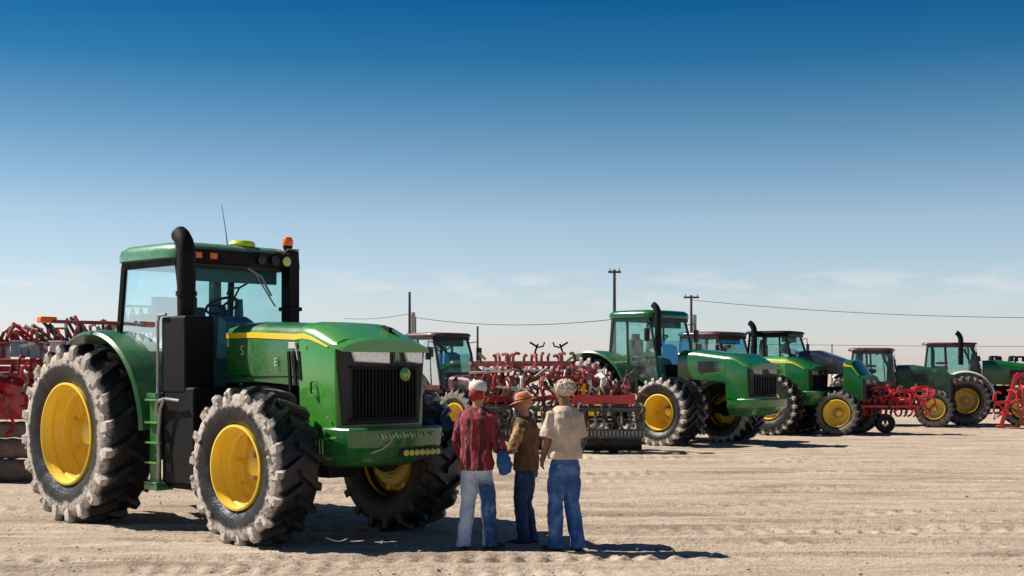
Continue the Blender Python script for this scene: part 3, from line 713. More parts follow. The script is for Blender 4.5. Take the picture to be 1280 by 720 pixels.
DRED = paint('dusty_red', (0.30, 0.012, 0.018), 0.45, dust=0.5, scale=6)
def mid_cultivator(root):
    W = 3.9
    # lower frame
    m = MB()
    for y in (-.9, -.3, .5): m.box((0, y, .98), (W, .1, .1))
    for x in (-1.9, -1.0, 0, 1.0, 1.9): m.box((x, -.2, .955), (.09, 1.5, .09))
    m.box((0, -1.0, .52), (W * .98, .07, .09)); m.box((0, -1.02, 1.0), (W, .06, .06))
    for x in (-1.9, -.65, .6, 1.9): m.box((x, -1.0, .75), (.07, .06, .46))
    m.build('lower_frame', STEELD, root, bev=.008)
    m = MB(); m.box((1.05, -.95, 1.20), (1.35, .2, .20)); m.box((-1.1, -.5, 1.2), (1.6, .12, .12)); m.tube([(.4, -.95, 1.2), (.1, -.9, 1.3), (-.3, -.6, 1.2)], .06, 8); m.build('drawbar_beam', RED, root, bev=.015)
    # pale tread-boards
    for (x, y, z, w, tl) in ((-.65, -.35, 1.84, 1.9, .03), (-1.45, -.6, 1.80, .9, -.04), (-.9, -.8, 1.45, .8, 0.06)):
        q = MB(); q.box((x, y, z), (w, .32, .05), rot=Matrix.Rotation(tl, 3, 'Y')); q.build('board', WHT, root, bev=.01)
    # uprights
    m = MB()
    for x in (-1.75, -.9, .0, .75):
        m.beam((x, -.2, 1.0), (x + rnd.uniform(-.15, .15), -.25, 2.0), .08, .08)
        m.beam((x, .4, 1.0), (x + .1, .3, 2.0), .08, .08)
    m.beam((.2, -.5, 2.0), (1.6, -.8, 1.25), .1, .1); m.beam((.2, .3, 2.0), (1.7, -.3, 1.25), .1, .1)
    m.box((-.8, -.3, 1.97), (2.3, .09, .09)); m.box((-.8, .35, 2.0), (2.3, .09, .09)); m.box((-.6, -.6, 1.68), (2.4, .08, .08))
    m.build('upper_frame', DRED, root, bev=.008)
    for i in range(19):      # folded tines standing on top
        q = MB(); x = -1.95 + i * .125; s_tine(q, x, rnd.uniform(-.7, .2), 2.22 - rnd.uniform(0, .08) - (.22 if i < 4 else 0), .5, rnd.choice((-1, 1)), .034, .9)
        q.build('tine', DRED if i % 3 else REDD, root)
    for i in range(14):
        q = MB(); x = -1.5 + i * .2; s_tine(q, x, -.75, 1.75 - rnd.uniform(0, .1), .62, -1, .03, 1.2); q.build('tine', rnd.choice((DRED, REDD, RED, WHT)), root)
    for i in range(8):
        q = MB(); x = .1 + i * .19; s_tine(q, x, -.8, 1.98 - i * .07, .5, -1, .034, 1.2); q.build('tine', rnd.choice((DRED, REDD, WHT)), root)
    # rolling harrow: discs in the frame
    for row, z, y in ((0, .72, -.85), (1, .78, -.1)):
        ax = MB(); ax.tube([(-1.85, y, z), (1.85, y, z)], .035, 8); ax.build('disc_axle', STEELD, root)
        for i in range(20):
            q = MB(); x = -1.8 + i * .19
            q.lathe([(.001, .03), (.12, .02), (.2, -.03), (.205, -.035), (.12, .01), (.001, .02)], 16, 0, 'x', (x, y, z)); q.build('disc', (GREY, RUST, WHT)[i % 3], root)
    m = MB()
    for i in range(48): m.box((-1.9 + i * .081, -1.05, .47), (.03, .03, .1))
    m.build('comb', GREY, root)
    # packer roller and gauge wheels
    for x in (-1.3, 1.25):
        q = MB(); q.lathe([(.12, -.1), (.26, -.11), (.29, -.07), (.29, .07), (.26, .11), (.12, .1)], 24, 0, 'x', (x, -.6, .29), closed=True); w = q.build('gauge_wheel', BLKP, root)
        q = MB(); q.lathe([(.001, -.05), (.13, -.06), (.13, .06), (.001, .05)], 16, 0, 'x', (x, -.6, .29)); q.beam((x, -.6, .29), (x + .05, -.6, .9), .06, .06); q.build('wheel_arm', STEELD, w)
    m = MB(); m.tube([(-1.9, .6, .26), (1.9, .6, .26)], .24, 18)
    for x in (-1.8, 1.8): m.beam((x, .6, .26), (x, .3, 1.0), .06, .08)
    m.build('packer_roller', STEELD, root)
    m = MB(); m.box((1.25, -.95, .42), (1.3, .14, .12)); m.beam((.7, -.95, .45), (.55, -.95, .05), .07, .07); m.box((.55, -.98, .03), (.3, .2, .04)); m.build('stand', STEELD, root, bev=.01)
    for i in range(24):
        q = MB(); x = -1.9 + i * .16; s_tine(q, x, rnd.uniform(-.3, .5), 1.62 + rnd.uniform(-.2, .2), .5, rnd.choice((-1, 1)), .03, 1.5)
        q.build('tine', rnd.choice((RED, REDD, STEELD, WHT, REDD)), root)
    for i in range(12):
        q = MB(); x = -1.8 + i * .32; zz = rnd.uniform(1.35, 1.75); q.box((x, -.1, zz), (.22, .26, .2), rot=Matrix.Rotation(rnd.uniform(-.5, .5), 3, 'Y'))
        q.tube([(x - .15, -.1, zz), (x, -.2, zz + .15), (x + .15, -.1, zz + .05)], .025, 6); q.build('row_unit', rnd.choice((REDD, STEELD, RED, STEELD)), root, bev=.01)
    for i in range(30):
        q = MB(); x = rnd.uniform(-1.9, 1.9); z = rnd.uniform(1.05, 2.12 - max(0, x) * .3); y = rnd.uniform(-.95, -.5)
        q.beam((x, y, z), (x + rnd.uniform(-.22, .22), y + rnd.uniform(-.1, .1), z + rnd.uniform(-.25, .25)), .05, .05); q.build('bracket', rnd.choice((DRED, REDD, STEELD, WHT, RUST)), root, bev=.006)
    for i in range(22):
        q = MB(); x = -1.8 + i * .17; z = rnd.uniform(.55, .95); s_tine(q, x, -1.0, z + .2, .4, -1, .025, 1.5); q.build('scraper', rnd.choice((STEELD, GREY, RUST)), root)
    # hydraulic rams and hoses
    for (a, b) in (((-1.0, -.7, 1.3), (-.2, -.6, 1.9)), ((.9, -.8, 1.35), (.3, -.6, 1.9)), ((-1.7, -.7, 1.2), (-1.5, -.6, 1.75))):
        q = MB(); a, b = Vector(a), Vector(b); q.tube([a, a.lerp(b, .6)], .05, 10); q.tube([a.lerp(b, .6), b], .025, 8, 1); q.build('hydraulic_ram', [REDD, GREY], root)
    for i in range(7):
        q = MB(); x = -1.6 + i * .45
        q.tube([(x, -.6, 1.7), (x + .1, -.95, 1.5), (x + .25, -1.0, 1.3 + .1 * (i % 2)), (x + .4, -.8, 1.6), (x + .45, -.6, 1.85)], .018, 6); q.build('hose', [BLK, WHT][i % 2], root)
    for x, s in ((-.45, -1), (.08, 1)):
        q = MB(); q.tube([(x, -.3, 2.1), (x + s * .04, -.3, 2.25), (x - s * .02, -.3, 2.42)], .022, 6); q.tube([(x + .0, -.3, 2.36), (x + s * .16, -.3, 2.46)], .022, 6); q.tube([(x - .02, -.3, 2.34), (x - s * .14, -.3, 2.37), (x - s * .17, -.3, 2.46)], .018, 6)
        q.build('lock_lever', BLK, root)
implement('folded_cultivator', at(697, 30.6), R(-4), 'folded red cultivator with upturned tines and dark disc rows, behind the three people', 'cultivator', mid_cultivator, 'red field implements')

def small_tedder(root, W=2.35, n=17, top=1.5):
    m = MB(); m.box((0, 0, .95), (W, .1, .1)); m.box((0, -.4, .8), (W * .9, .07, .07)); m.beam((-W * .4, 0, .95), (-W * .3, -.1, 1.45), .09, .09); m.beam((W * .1, 0, .95), (.0, -.1, 1.4), .09, .09)
    m.box((.1, -.15, 1.25), (W * .9, .08, .08)); m.build('frame', RED, root, bev=.01)
    for i in range(n):
        q = MB(); x = -W / 2 + W * (i + .5) / n
        s_tine(q, x, -.1, 1.3 + rnd.uniform(-.1, .12), .6, -1, .033, 1.3); s_tine(q, x + .06, -.4, 1.02, .5, rnd.choice((-1, 1)), .03, 1.3); q.build('tine', [RED, REDD][i % 3 == 2], root)
    for k in range(4):      # loops of bent guard bar
        q = MB(); x = -W * .38 + k * W * .26; r = .2 + .04 * (k % 2)
        q.tube([(x + r * math.cos(a) * 1.3, -.5 + .1 * math.sin(a * 2), 1.1 + .12 * (k % 2) + r * .6 * math.sin(a)) for a in np.linspace(0, 2 * PI, 17)], .03, 6, cap=False); q.build('guard_hoop', RED, root)
    for x in (-W * .3, W * .02):
        q = MB(); q.lathe([(.10, -.1), (.24, -.12), (.28, -.08), (.28, .08), (.24, .12), (.10, .1)], 24, 0, 'y', (x, .5, .28), closed=True); q.tube([(x, .5, .28), (x, .2, .9)], .04, 6); q.build('wheel', BLKP, root)
    q = MB(); q.tube([(-W * .42, -.1, 1.2), (-W * .45, -.15, 1.5), (-W * .36, -.2, top)], .09, 8); q.build('gearbox', RED, root)
implement('red_tedder', at(1108, 39.2), R(-6), 'low red tedder with bent tines between the navy-hooded tractor and the dark green one', 'tedder', small_tedder, 'red field implements')

def right_rake(root):
    m = MB(); m.beam((-.1, 0, .1), (.35, 0, 1.7), .14, .12); m.beam((.35, 0, 1.7), (1.6, .1, 1.5), .12, .12); m.beam((.5, 0, .1), (.45, 0, 1.6), .09, .09); m.beam((-.3, -.1, .8), (1.5, -.1, .95), .1, .1)
    m.box((.1, 0, .06), (.7, .3, .06)); m.build('frame', RED, root, bev=.012)
    for i in range(8):
        q = MB(); s_tine(q, -.35 + i * .2, -.2, 1.05 + .07 * i, .75, -1, .035, 1.4); q.build('tine', RED if i % 3 else REDD, root)
    q = MB(); q.lathe([(.5, -.04), (.55, -.04), (.55, .04), (.5, .04)], 28, 0, 'y', (.75, -.15, 1.25), closed=True)
    for k in range(8): a = k * PI / 4; q.tube([(.75, -.15, 1.25), (.75 + .52 * math.cos(a), -.15, 1.25 + .52 * math.sin(a))], .02, 6)
    q.build('rake_wheel', RED, root)
implement('wheel_rake', at(1256, 43.0), R(-12), 'bright red wheel rake at the right edge, in front of the rightmost tractor', 'rake', right_rake, 'red field implements')

def left_drill(root):
    W = 4.6
    m = MB()
    for z, y in ((1.08, -.5), (1.08, .3), (1.75, -.4), (2.3, -.1)): m.box((0, y, z), (W, .11, .11))
    for z in (1.86, 1.98): m.box((0, .1, z), (W, .08, .10))
    for x in np.linspace(-2.2, 2.2, 7): m.beam((x, -.45, 1.05), (x, -.1, 2.35), .09, .09)
    m.build('frame', RED, root, bev=.01)
    q = MB(); secs = []
    for x in np.linspace(-2.2, 2.2, 60):
        w = .07 * math.sin(x * 9) + .05 * math.sin(x * 23 + 1); h = .06 * math.sin(x * 5)
        secs.append([(x, -.62 + w, 1.10), (x, -.74 - w, 1.28 + h), (x, -.66 + w * .7, 1.45 + h), (x, -.72 - w * .5, 1.58 + h), (x, -.5, 1.70 + h * .5), (x, -.46, 1.68 + h * .5), (x, -.5, 1.10)])
    q.loft(secs)
    q.build('tarp', RED, root)
    for i in range(15):
        q = MB(); x = -2.15 + i * .305; dz = rnd.uniform(-.06, .05); w_ = rnd.uniform(.16, .24); q.box((x, -.45, 2.18 + dz), (w_, .3, .24), taper=rnd.uniform(.9, 1.15)); q.box((x, -.45, 2.315 + dz), (w_ * 1.12, .34, .03)); q.box((x + .04, -.61, 2.18 + dz), (.05, .05, .2))
        q.build('hopper', (BLUEG, WHT, BLUEG, REDD, BLUEG)[i % 5], root, bev=.012)
    for i in range(52):
        q = MB(); x = -2.25 + i * .087; s_tine(q, x, -.62 - rnd.uniform(0, .15), 2.15 - rnd.uniform(0, .75), .62, -1, .028, 1.3); q.build('tine', rnd.choice((RED, REDD, RED, GREY)), root)
    for i in range(22):
        q = MB(); x = -2.2 + i * .205; z = rnd.uniform(1.85, 2.45)
        q.beam((x, -.68, z), (x + rnd.uniform(-.3, .3), -.62, z + rnd.uniform(-.35, .3)), .05, .05); q.build('brace', rnd.choice((RED, REDD, STEELD, RED, WHT)), root)
    for i in range(30):
        q = MB(); x = -2.2 + i * .15; s_tine(q, x, rnd.uniform(0, .4), 2.15 - rnd.uniform(0, .6), .6, rnd.choice((-1, 1)), .035, 1.5); q.build('tine', rnd.choice((REDD, RED, STEELD)), root)
    for i in range(44):
        q = MB(); x = -2.1 + i * .1; h = .16 + .28 * max(0, (x + .6) / 2.8)
        q.tube([(x, -.2, 2.34), (x + rnd.uniform(-.1, .1), -.3, 2.34 + h * .6), (x + rnd.uniform(-.2, .2), -.25, 2.36 + h * rnd.uniform(.5, 1.1)), (x + .18, -.1, 2.3)], .03, 6)
        q.build('linkage', rnd.choice((REDD, STEELD, RED, GREY)), root)
    for k, (z, r, y) in enumerate(((.2, .19, -.75), (.55, .17, -.65), (.86, .13, -.6))):
        q = MB(); pts = [(x, y + rnd.uniform(-.02, .02), z) for x in np.linspace(-2.3, 2.3, 40)]
        q.tube(pts, [r * rnd.uniform(.86, 1.08) for _ in pts], 18); q.build('packer_roller', SOILST, root)
    for x in (-2.0, 0, 2.1):
        q = MB(); q.beam((x, -.55, 1.05), (x, -.5, .1), .1, .12); q.build('leg', STEELD, root)
implement('seed_drill', at(-10, 23.0), R(4), 'red seed drill with grey-blue hoppers and soil-crusted rollers at the left edge', 'seed drill', left_drill, 'red field implements')

# odds and ends on the horizon at far right: folded rake booms seen above the hood
def boom(root):
    m = MB(); m.box((0, 0, .5), (1.6, .2, .2)); m.beam((0, 0, .5), (0, 0, 2.0), .12, .12); m.beam((-.7, 0, .1), (-.2, 0, 1.9), .08, .08); m.beam((.7, 0, .1), (.3, 0, 1.9), .08, .08); m.box((0, 0, .06), (1.8, .3, .08)); m.build('frame', STEELD, root, bev=.01)
    for x, s in ((-.7, -1), (-.25, 1), (.25, -1), (.7, 1)):
        q = MB(); q.tube([(x, 0, 1.5), (x, 0, 2.0), (x + .1 * s, 0, 2.25)], .035, 6); q.box((x + .1 * s, 0, 2.3), (.16, .2, .22), taper=.7); q.box((x + .2 * s, 0, 2.38), (.12, .12, .08)); q.build('folded_unit', BLK, root)
def boom_at(px, d, yaw, label): implement('folded_planter', at(px, d), yaw, label, 'planter', boom, 'planters behind the last tractor')
boom_at(1243, 56, .3, 'dark folded planter seen just behind the hood of the rightmost tractor')
boom_at(1275, 57, -.2, 'dark folded planter cut by the right edge, right of another like it')

# ------------------------------------------------------------------ poles and wires
def pole(px, d, ytop, label, arm=0.0, lamp=False, r=.11):
    z = H_CAM + (HOR - ytop) * d / F_PX
    r *= .8
    root = empty('utility_pole', at(px, d)); tag(root, label, 'pole', 'utility poles')
    m = MB(); m.tube([(0, 0, -.1), (0, 0, z * .5), (0, 0, z)], [r * 1.2, r, r * .8], 12); m.build('post', WOOD, root)
    if arm:
        q = MB(); q.box((0, -.1, z - .15), (arm, .12, .12)); q.build('crossarm', WOOD, root, bev=.01)
        for x in (-arm / 2 + .1, arm / 2 - .1):
            q = MB(); q.lathe([(.03, z - .09), (.06, z - .04), (.04, z + .0), (.055, z + .04), (.001, z + .07)], 10, 0, 'z', (x, -.1, 0)); q.build('insulator', GREY, root)
    if lamp:
        q = MB(); q.lathe([(.11, z * .62), (.16, z * .63), (.16, z * .8), (.11, z * .81)], 12, 0, 'z', (.2, 0, 0)); q.build('transformer', GREY, root)
    return z
pole(512, 85, 365, 'slim pole with a can on its side, behind the big tractor nose', 0, True, .12)
pole(519.5, 95, 396, 'short thin pole just right of the taller pole behind the green hood', 0, False, .07)
pole(597, 80, 408, 'short plain pole right of the maroon cab, without a crossarm', 0, False, .09)
pole(768, 80, 337, 'tallest pole with a crossarm, behind the green cab with the exhaust', .75, False, .13)
pole(864, 90, 369, 'pole with short crossarm behind the maroon-roofed cab', 1.0, True, .12)
pole(1040, 110, 430, 'tiny thin pole on the horizon above the navy hood', 0, False, .07)
def wire(pa, pb, sag, label, r=.018):
    (px, d, y), (qx, e, v) = pa, pb
    a = at(px, d, H_CAM + (HOR - y) * d / F_PX); b = at(qx, e, H_CAM + (HOR - v) * e / F_PX)
    m = MB(); m.tube([a.lerp(b, t) - Vector((0, 0, sag * 4 * t * (1 - t))) for t in np.linspace(0, 1, 30)], r, 5)
    tag(m.build('power_line', BLKP), label, 'wire', 'power lines')
wire((519.5, 95, 397), (768, 79.8, 399), .42, 'sagging wire between the thin pole and the tallest pole', .022)
wire((864, 89.8, 375), (1500, 84, 394), .55, 'upper wire running right from the pole with short crossarm')
wire((930, 120, 430), (1500, 120, 433), .1, 'lower wire just above the cab roofs at right', .02)
wire((430, 90, 398), (512, 84.8, 392), .15, 'short wire left of the slim pole behind the green hood', .016)

# ------------------------------------------------------------------ people
def cloth_mat(name, kind):
    m, t, b, o = nt(name); tc = N(t, 'ShaderNodeTexCoord'); v = tc.outputs['Object']
    s = N(t, 'ShaderNodeSeparateXYZ'); t.links.new(v, s.inputs[0])
    n1 = noise_(t, v, 6, 4, .6); n2 = noise_(t, v, 60, 3, .6)
    def C(*st, f=n1): return ramp(t, list(st), f).outputs[0]
    if kind == 'plaid':
        wob = math_(t, 'ADD', s.outputs[0], math_(t, 'MULTIPLY', n1, .14))
        w = math_(t, 'SINE', math_(t, 'MULTIPLY', wob, 44.0)); w2 = math_(t, 'SINE', math_(t, 'MULTIPLY', wob, 95.0))
        c = mix(t, ramp(t, [(.55, 0.0), (.7, 1.0)], math_(t, 'MULTIPLY_ADD', w, .5, .5)).outputs[0], (.20, .014, .024), (.085, .009, .015))
        c = mix(t, math_(t, 'MULTIPLY', ramp(t, [(.86, 0.0), (.95, .7)], math_(t, 'MULTIPLY_ADD', w2, .5, .5)).outputs[0], ramp(t, [(.45, 0.0), (.55, 1.0)], n1).outputs[0]), c, (.42, .2, .2))
    elif kind == 'legshade':  # pale jeans; shade on the right leg is painted in as darker blue
        sel = ramp(t, [(.495, 0.0), (.52, 1.0)], math_(t, 'ADD', math_(t, 'ADD', s.outputs[0], math_(t, 'MULTIPLY', s.outputs[2], .08)), math_(t, 'MULTIPLY_ADD', n1, .06, .39))).outputs[0]
        sel = math_(t, 'MULTIPLY', sel, ramp(t, [(.70, 1.0), (.78, 0.0)], math_(t, 'ADD', s.outputs[2], math_(t, 'MULTIPLY', n1, .06))).outputs[0])
        c = mix(t, sel, C((.3, (.24, .34, .50)), (.65, (.52, .60, .70))), C((.35, (.012, .04, .12)), (.55, (.03, .10, .26)), (.72, (.2, .32, .5))))
    elif kind == 'pale': c = C((.3, (.36, .42, .52)), (.65, (.62, .66, .72)))
    elif kind == 'jeans': c = C((.3, (.015, .05, .16)), (.5, (.03, .11, .3)), (.72, (.14, .26, .46)))
    elif kind == 'djeans': c = C((.3, (.008, .018, .05)), (.6, (.015, .04, .12)), (.8, (.12, .17, .28)))
    elif kind == 'beige': c = C((.3, (.44, .34, .25)), (.7, (.62, .5, .38)))
    elif kind == 'brown': c = C((.3, (.07, .035, .015)), (.7, (.15, .075, .03)))
    elif kind == 'tan': c = mix(t, ramp(t, [(.45, 0.0), (.58, 1.0)], noise_(t, v, 28, 2)).outputs[0], (.5, .33, .15), (.16, .09, .045))
    elif kind == 'skin': c = C((.3, (.36, .16, .09)), (.7, (.5, .24, .15)))
    elif kind == 'skind': c = C((.3, (.16, .07, .04)), (.7, (.26, .12, .075)))
    elif kind == 'hat': c = C((.3, (.5, .2, .09)), (.7, (.68, .3, .14)))
    elif kind == 'curl': c = mix(t, ramp(t, [(.42, 0.0), (.6, 1.0)], noise_(t, v, 38, 3)).outputs[0], (.66, .56, .44), (.24, .18, .13))
    elif kind == 'white': c = C((.3, (.5, .46, .42)), (.7, (.72, .7, .66)))
    elif kind == 'redcap': c = C((.3, (.2, .01, .015)), (.7, (.36, .03, .035)))
    elif kind == 'shoe': c = C((.3, (.015, .012, .012)), (.7, (.04, .03, .025)))
    elif kind == 'blue': c = C((.3, (.01, .05, .14)), (.7, (.02, .12, .3)))
    elif kind == 'belt': c = C((.3, (.05, .02, .03)), (.7, (.12, .06, .07)))
    if isinstance(c, bpy.types.NodeSocket): t.links.new(c, b.inputs['Base Color'])
    b.inputs['Roughness'].default_value = .85 if 'skin' not in kind else .5
    if 'skin' in kind: b.inputs['Subsurface Weight'].default_value = .08; b.inputs['Subsurface Scale'].default_value = .02
    else:
        st = noise_(t, v, 16, 4, .6); bump(t, b, math_(t, 'ADD', st, math_(t, 'MULTIPLY', n2, .3)), .55, .02)
    return m
CM = {k: cloth_mat('cloth_' + k if 'skin' not in k else k, k) for k in ('plaid', 'legshade', 'pale', 'jeans', 'djeans', 'beige', 'brown', 'tan', 'skin', 'skind', 'hat', 'curl', 'white', 'redcap', 'shoe', 'blue', 'belt')}

def ell_loft(mb, secs, n=20):
    """secs: (cx, cy, z, rx, ry)"""
    out = []
    for cx, cy, z, rx, ry in secs:
        out.append([(cx + rx * math.copysign(abs(math.cos(a)) ** .85, math.cos(a)), cy + ry * math.copysign(abs(math.sin(a)) ** .85, math.sin(a)), z) for a in [2 * PI * k / n for k in range(n)]])
    mb.loft(out)
def capsule(mb, pts, rad, n=14, sq=None):
    pts = [Vector(p) for p in pts]
    mb.tube(pts, rad, n, sq=sq)
    mb.ball(pts[0], rad[0], n); mb.ball(pts[-1], rad[-1], n)
def remesh(mb, name, mat, parent, vox, fold=0.0, fscale=(9, 9, 4), smooth=3, cut=None, seed=0):
    me = bpy.data.meshes.new(name); me.from_pydata(mb.v, [], mb.f); fix_normals(me)
    o = bpy.data.objects.new(name, me); COL.objects.link(o)
    r = o.modifiers.new('r', 'REMESH'); r.mode = 'VOXEL'; r.voxel_size = vox
    sm = o.modifiers.new('s', 'SMOOTH'); sm.iterations = smooth; sm.factor = .5
    dg = bpy.context.evaluated_depsgraph_get(); dg.update()
    me2 = bpy.data.meshes.new_from_object(o.evaluated_get(dg)); bpy.data.objects.remove(o)
    if fold:
        nn = [v.normal.copy() for v in me2.vertices]; zm = min(v.co.z for v in me2.vertices)
        for v, nv in zip(me2.vertices, nn):
            c = v.co
            q = mnoise.noise(Vector((c.x * fscale[0] + seed, c.y * fscale[1], c.z * fscale[2])))
            q2 = mnoise.noise(Vector((c.x * fscale[0] * 2.3 + seed, c.y * fscale[1] * 2.3 + 7, c.z * fscale[2] * 2.6 + c.x * 8)))
            nv.z *= .15
            v.co = c + nv * .005 + nv * fold * min(1, .25 + (c.z - zm) / .10) * ((1 - abs(q) * 2.2) * .7 + q2 * .5)
    me2.materials.clear(); me2.materials.append(mat); me2.name = name
    me2.polygons.foreach_set('use_smooth', [True] * len(me2.polygons)); me2.update()
    return link(name, me2, parent)

def hand(mb, w, d, side, curl=.5):
    """w wrist, d unit direction of the fingers, side: unit vector thumb side"""
    w, d, side = Vector(w), Vector(d).normalized(), Vector(side).normalized()
    nrm = d.cross(side).normalized()
    mb.tube([w - d * .02, w + d * .03, w + d * .075, w + d * .09], [.026, .033, .036, .028], 10, sq=.6)
    for i, (o, L) in enumerate(((.028, .072), (.01, .08), (-.009, .075), (-.027, .06))):
        p = w + d * .08 + side * o; d2 = (d + nrm * curl * .5).normalized(); d3 = (d + nrm * curl * 1.6).normalized()
        mb.tube([p - d * .02, p + d2 * L * .5, p + d2 * L * .5 + d3 * L * .5], [.0105, .0095, .008], 8)
    p = w + d * .025 + side * .025
    mb.tube([p, p + (d * .6 + side * .8).normalized() * .04, p + (d * .6 + side * .8).normalized() * .04 + (d + nrm * curl * .6).normalized() * .035], [.014, .011, .009], 8)

def person(loc, rz, label, sc, look, legs, arms, shirt, pants, skin, hatf, sleeve, build_=1.0, lean=0.0, shirt_z=.86, baggy=1.0, extra=None, seed=0):
    root = empty('person', loc, rz); root.scale = (sc, sc, sc); tag(root, label, 'person', 'people standing in the yard')
    B = build_
    hd = Vector((0, .015 + lean * .5, 1.625)); hm = Matrix.Rotation(look[0], 3, 'Z') @ Matrix.Rotation(look[1], 3, 'X')
    def H(x, y, z): return hd + hm @ Vector((x, y, z))
    # body: one surface
    b = MB()
    ell_loft(b, [(0, 0, .86, .10 * B, .07), (0, 0, .95, .12 * B, .08), (0, .0, 1.08, .11 * B, .075), (0, .0 + lean * .2, 1.25, .13 * B, .085), (0, lean * .35, 1.38, .16 * B, .095), (0, lean * .4, 1.44, .11 * B, .07), (0, lean * .45, 1.47, .055, .05)])
    capsule(b, [(0, lean * .4 - .005, 1.4), (0, lean * .45, 1.48), (0, .01 + lean * .5, 1.56)], [.06, .052, .055])
    hv = MB()
    hv.ball((0, -.012, .035), .076, 20, rz=.092, ry=.094); hv.ball((0, .018, -.03), .056, 16, rz=.075, ry=.066)   # skull, face
    hv.ball((0, .088, -.012), .012, 8, rz=.022, ry=.016); hv.ball((0, .074, -.048), .024, 10, rz=.009, ry=.012); hv.ball((0, .06, -.088), .025, 10, rz=.018, ry=.02)
    for s in (-1, 1):
        hv.ball((s * .075, -.005, -.005), .01, 8, rz=.03, ry=.019); hv.ball((s * .027, .07, .012), .013, 8, rz=.009, ry=.008)
    hv.v = [tuple(H(*p)) for p in hv.v]; b.add(hv.v, hv.f)
    for s in (-1, 1):
        L = legs[s]; hip = Vector((s * .085, 0, .88)); kn = Vector(L[0]); an = Vector(L[1])
        capsule(b, [hip, hip.lerp(kn, .5), kn, kn.lerp(an, .35) + Vector((0, -.015, 0)), an], [.066, .06, .046, .046, .034])
        capsule(b, [an, an + Vector((0, .1, -.045))], [.036, .03])
        A = arms[s]; sh = Vector((s * .175 * B, lean * .38, 1.40)); el = Vector(A[0]); wr = Vector(A[1])
        capsule(b, [sh, el, el.lerp(wr, .3), wr], [.05, .04, .04, .027])
        dd = (wr - el).normalized(); dd = (dd + Vector(A[2])).normalized() if len(A) > 2 else dd
        hand(b, wr, dd, Vector((0, 1, 0)) - dd * dd.y if abs(dd.y) < .8 else Vector((0, 0, 1)), .6)
    remesh(b, 'body', CM[skin], root, .0075, smooth=2)
    # eyes and brows are children of the body mesh's root
    # trousers
    p = MB(); g = baggy
    ell_loft(p, [(0, 0, .80, .15 * B, .105), (0, 0, .88, .172 * B, .118), (0, 0, .95, .150 * B, .098), (0, 0, 1.0, .125 * B, .08)])
    for s in (-1, 1):
        L = legs[s]; hip = Vector((s * .080 * min(1, B + .04), 0, .86)); kn = Vector(L[0]); an = Vector(L[1])
        p.tube([hip, hip.lerp(kn, .5), kn, kn.lerp(an, .45), kn.lerp(an, .85), an + Vector((0, -.004, -.015)), an + Vector((0, -.002, -.05))], [.083, .079 * g, .062 * g, .063 * g, .056 * g, .064 * g, .072 * g], 18)
    tr = remesh(p, 'trousers', CM[pants], root, .009, .012, (10, 10, 8), 3, seed=seed)
    # shirt
    q = MB()
    zz = shirt_z
    ell_loft(q, [(0, -.005, zz, max(.178 * B, .170), .137), (0, -.005, zz + .06, max(.180 * B, .172), .135), (0, -.01, 1.10, .168 * B, .124), (0, lean * .2 - .01, 1.25, .188 * B, .132), (0, lean * .35 - .01, 1.37, .195 * B, .125), (0, lean * .4 - .005, 1.435, .155 * B, .098), (0, lean * .45, 1.485, .075, .066)])
    for s in (-1, 1):
        A = arms[s]; sh = Vector((s * .165 * B, lean * .38, 1.395)); el = Vector(A[0]); wr = Vector(A[1])
        if sleeve == 'short': q.tube([sh + Vector((-s * .04, 0, .0)), sh, sh.lerp(el, .5), sh.lerp(el, .88)], [.062, .064, .066, .07], 16)
        elif sleeve == 'long': q.tube([sh + Vector((-s * .04, 0, .0)), sh, sh.lerp(el, .5), el, el.lerp(wr, .5), wr], [.064, .068, .06, .057, .052, .048], 16); q.ball(el, .056, 12)
        else: q.ball(sh, .066, 12)
    remesh(q, 'shirt', CM[shirt], root, .009, .018, (12, 12, 4), 3, seed=seed + 3)
    if sleeve == 'vest':
        for s in (-1, 1):
            A = arms[s]; sh = Vector((s * .165 * B, lean * .38, 1.39)); el = Vector(A[0]); wr = Vector(A[1])
            q = MB(); q.tube([sh, sh.lerp(el, .5), el, el.lerp(wr, .5), wr], [.064, .062, .06, .055, .05], 16); q.ball(el, .06, 12); q.ball(sh, .062, 12)
            remesh(q, 'sleeve', CM['tan' if s < 0 else 'brown'], root, .011, .01, (11, 11, 9), 2, seed=seed + 5)
    q = MB(); ell_loft(q, [(0, 0, .965, .18 * B, .13), (0, 0, 1.0, .178 * B, .13)]); 
    if shirt_z > .93: q.build('belt', CM['belt'], root)
    if pants != 'legshade':
        for s in (-1, 1):
            q = MB(); cx = s * .072 * B; q.loft([[(cx + x * .9, -.106 - .004 * 0, z) for x, z in ((-.05, .90), (.05, .90), (.05, .80), (0, .77), (-.05, .80))], [(cx + x, -.120, z) for x, z in ((-.05, .90), (.05, .90), (.05, .80), (0, .77), (-.05, .80))]])
            q.build('back_pocket', CM[pants], root, bev=.004)
    for s in (-1, 1):
        an = Vector(legs[s][1]); q = MB(); fx = legs[s][2] if len(legs[s]) > 2 else 0
        rr = Matrix.Rotation(-fx * s, 3, 'Z')
        def S(x, y, z): return an + rr @ Vector((x, y, 0)) + Vector((0, 0, z - an.z))
        for (y, w, h, z0) in ((-.075, .034, .05, 0),): pass
        secs = []
        for y, w, h in ((-.085, .026, .04), (-.075, .040, .055), (-.02, .044, .08), (.04, .046, .075), (.1, .047, .06), (.16, .046, .05), (.195, .036, .04), (.21, .018, .028)):
            secs.append([S(w * math.cos(a), y, max(.004, h / 2 + h / 2 * math.sin(a))) for a in [2 * PI * k / 12 for k in range(12)]])
        q.loft(secs); q.build('shoe', CM['shoe'], root, smooth=60)
    hatf(root, H)
    if extra: extra(root)
    return root
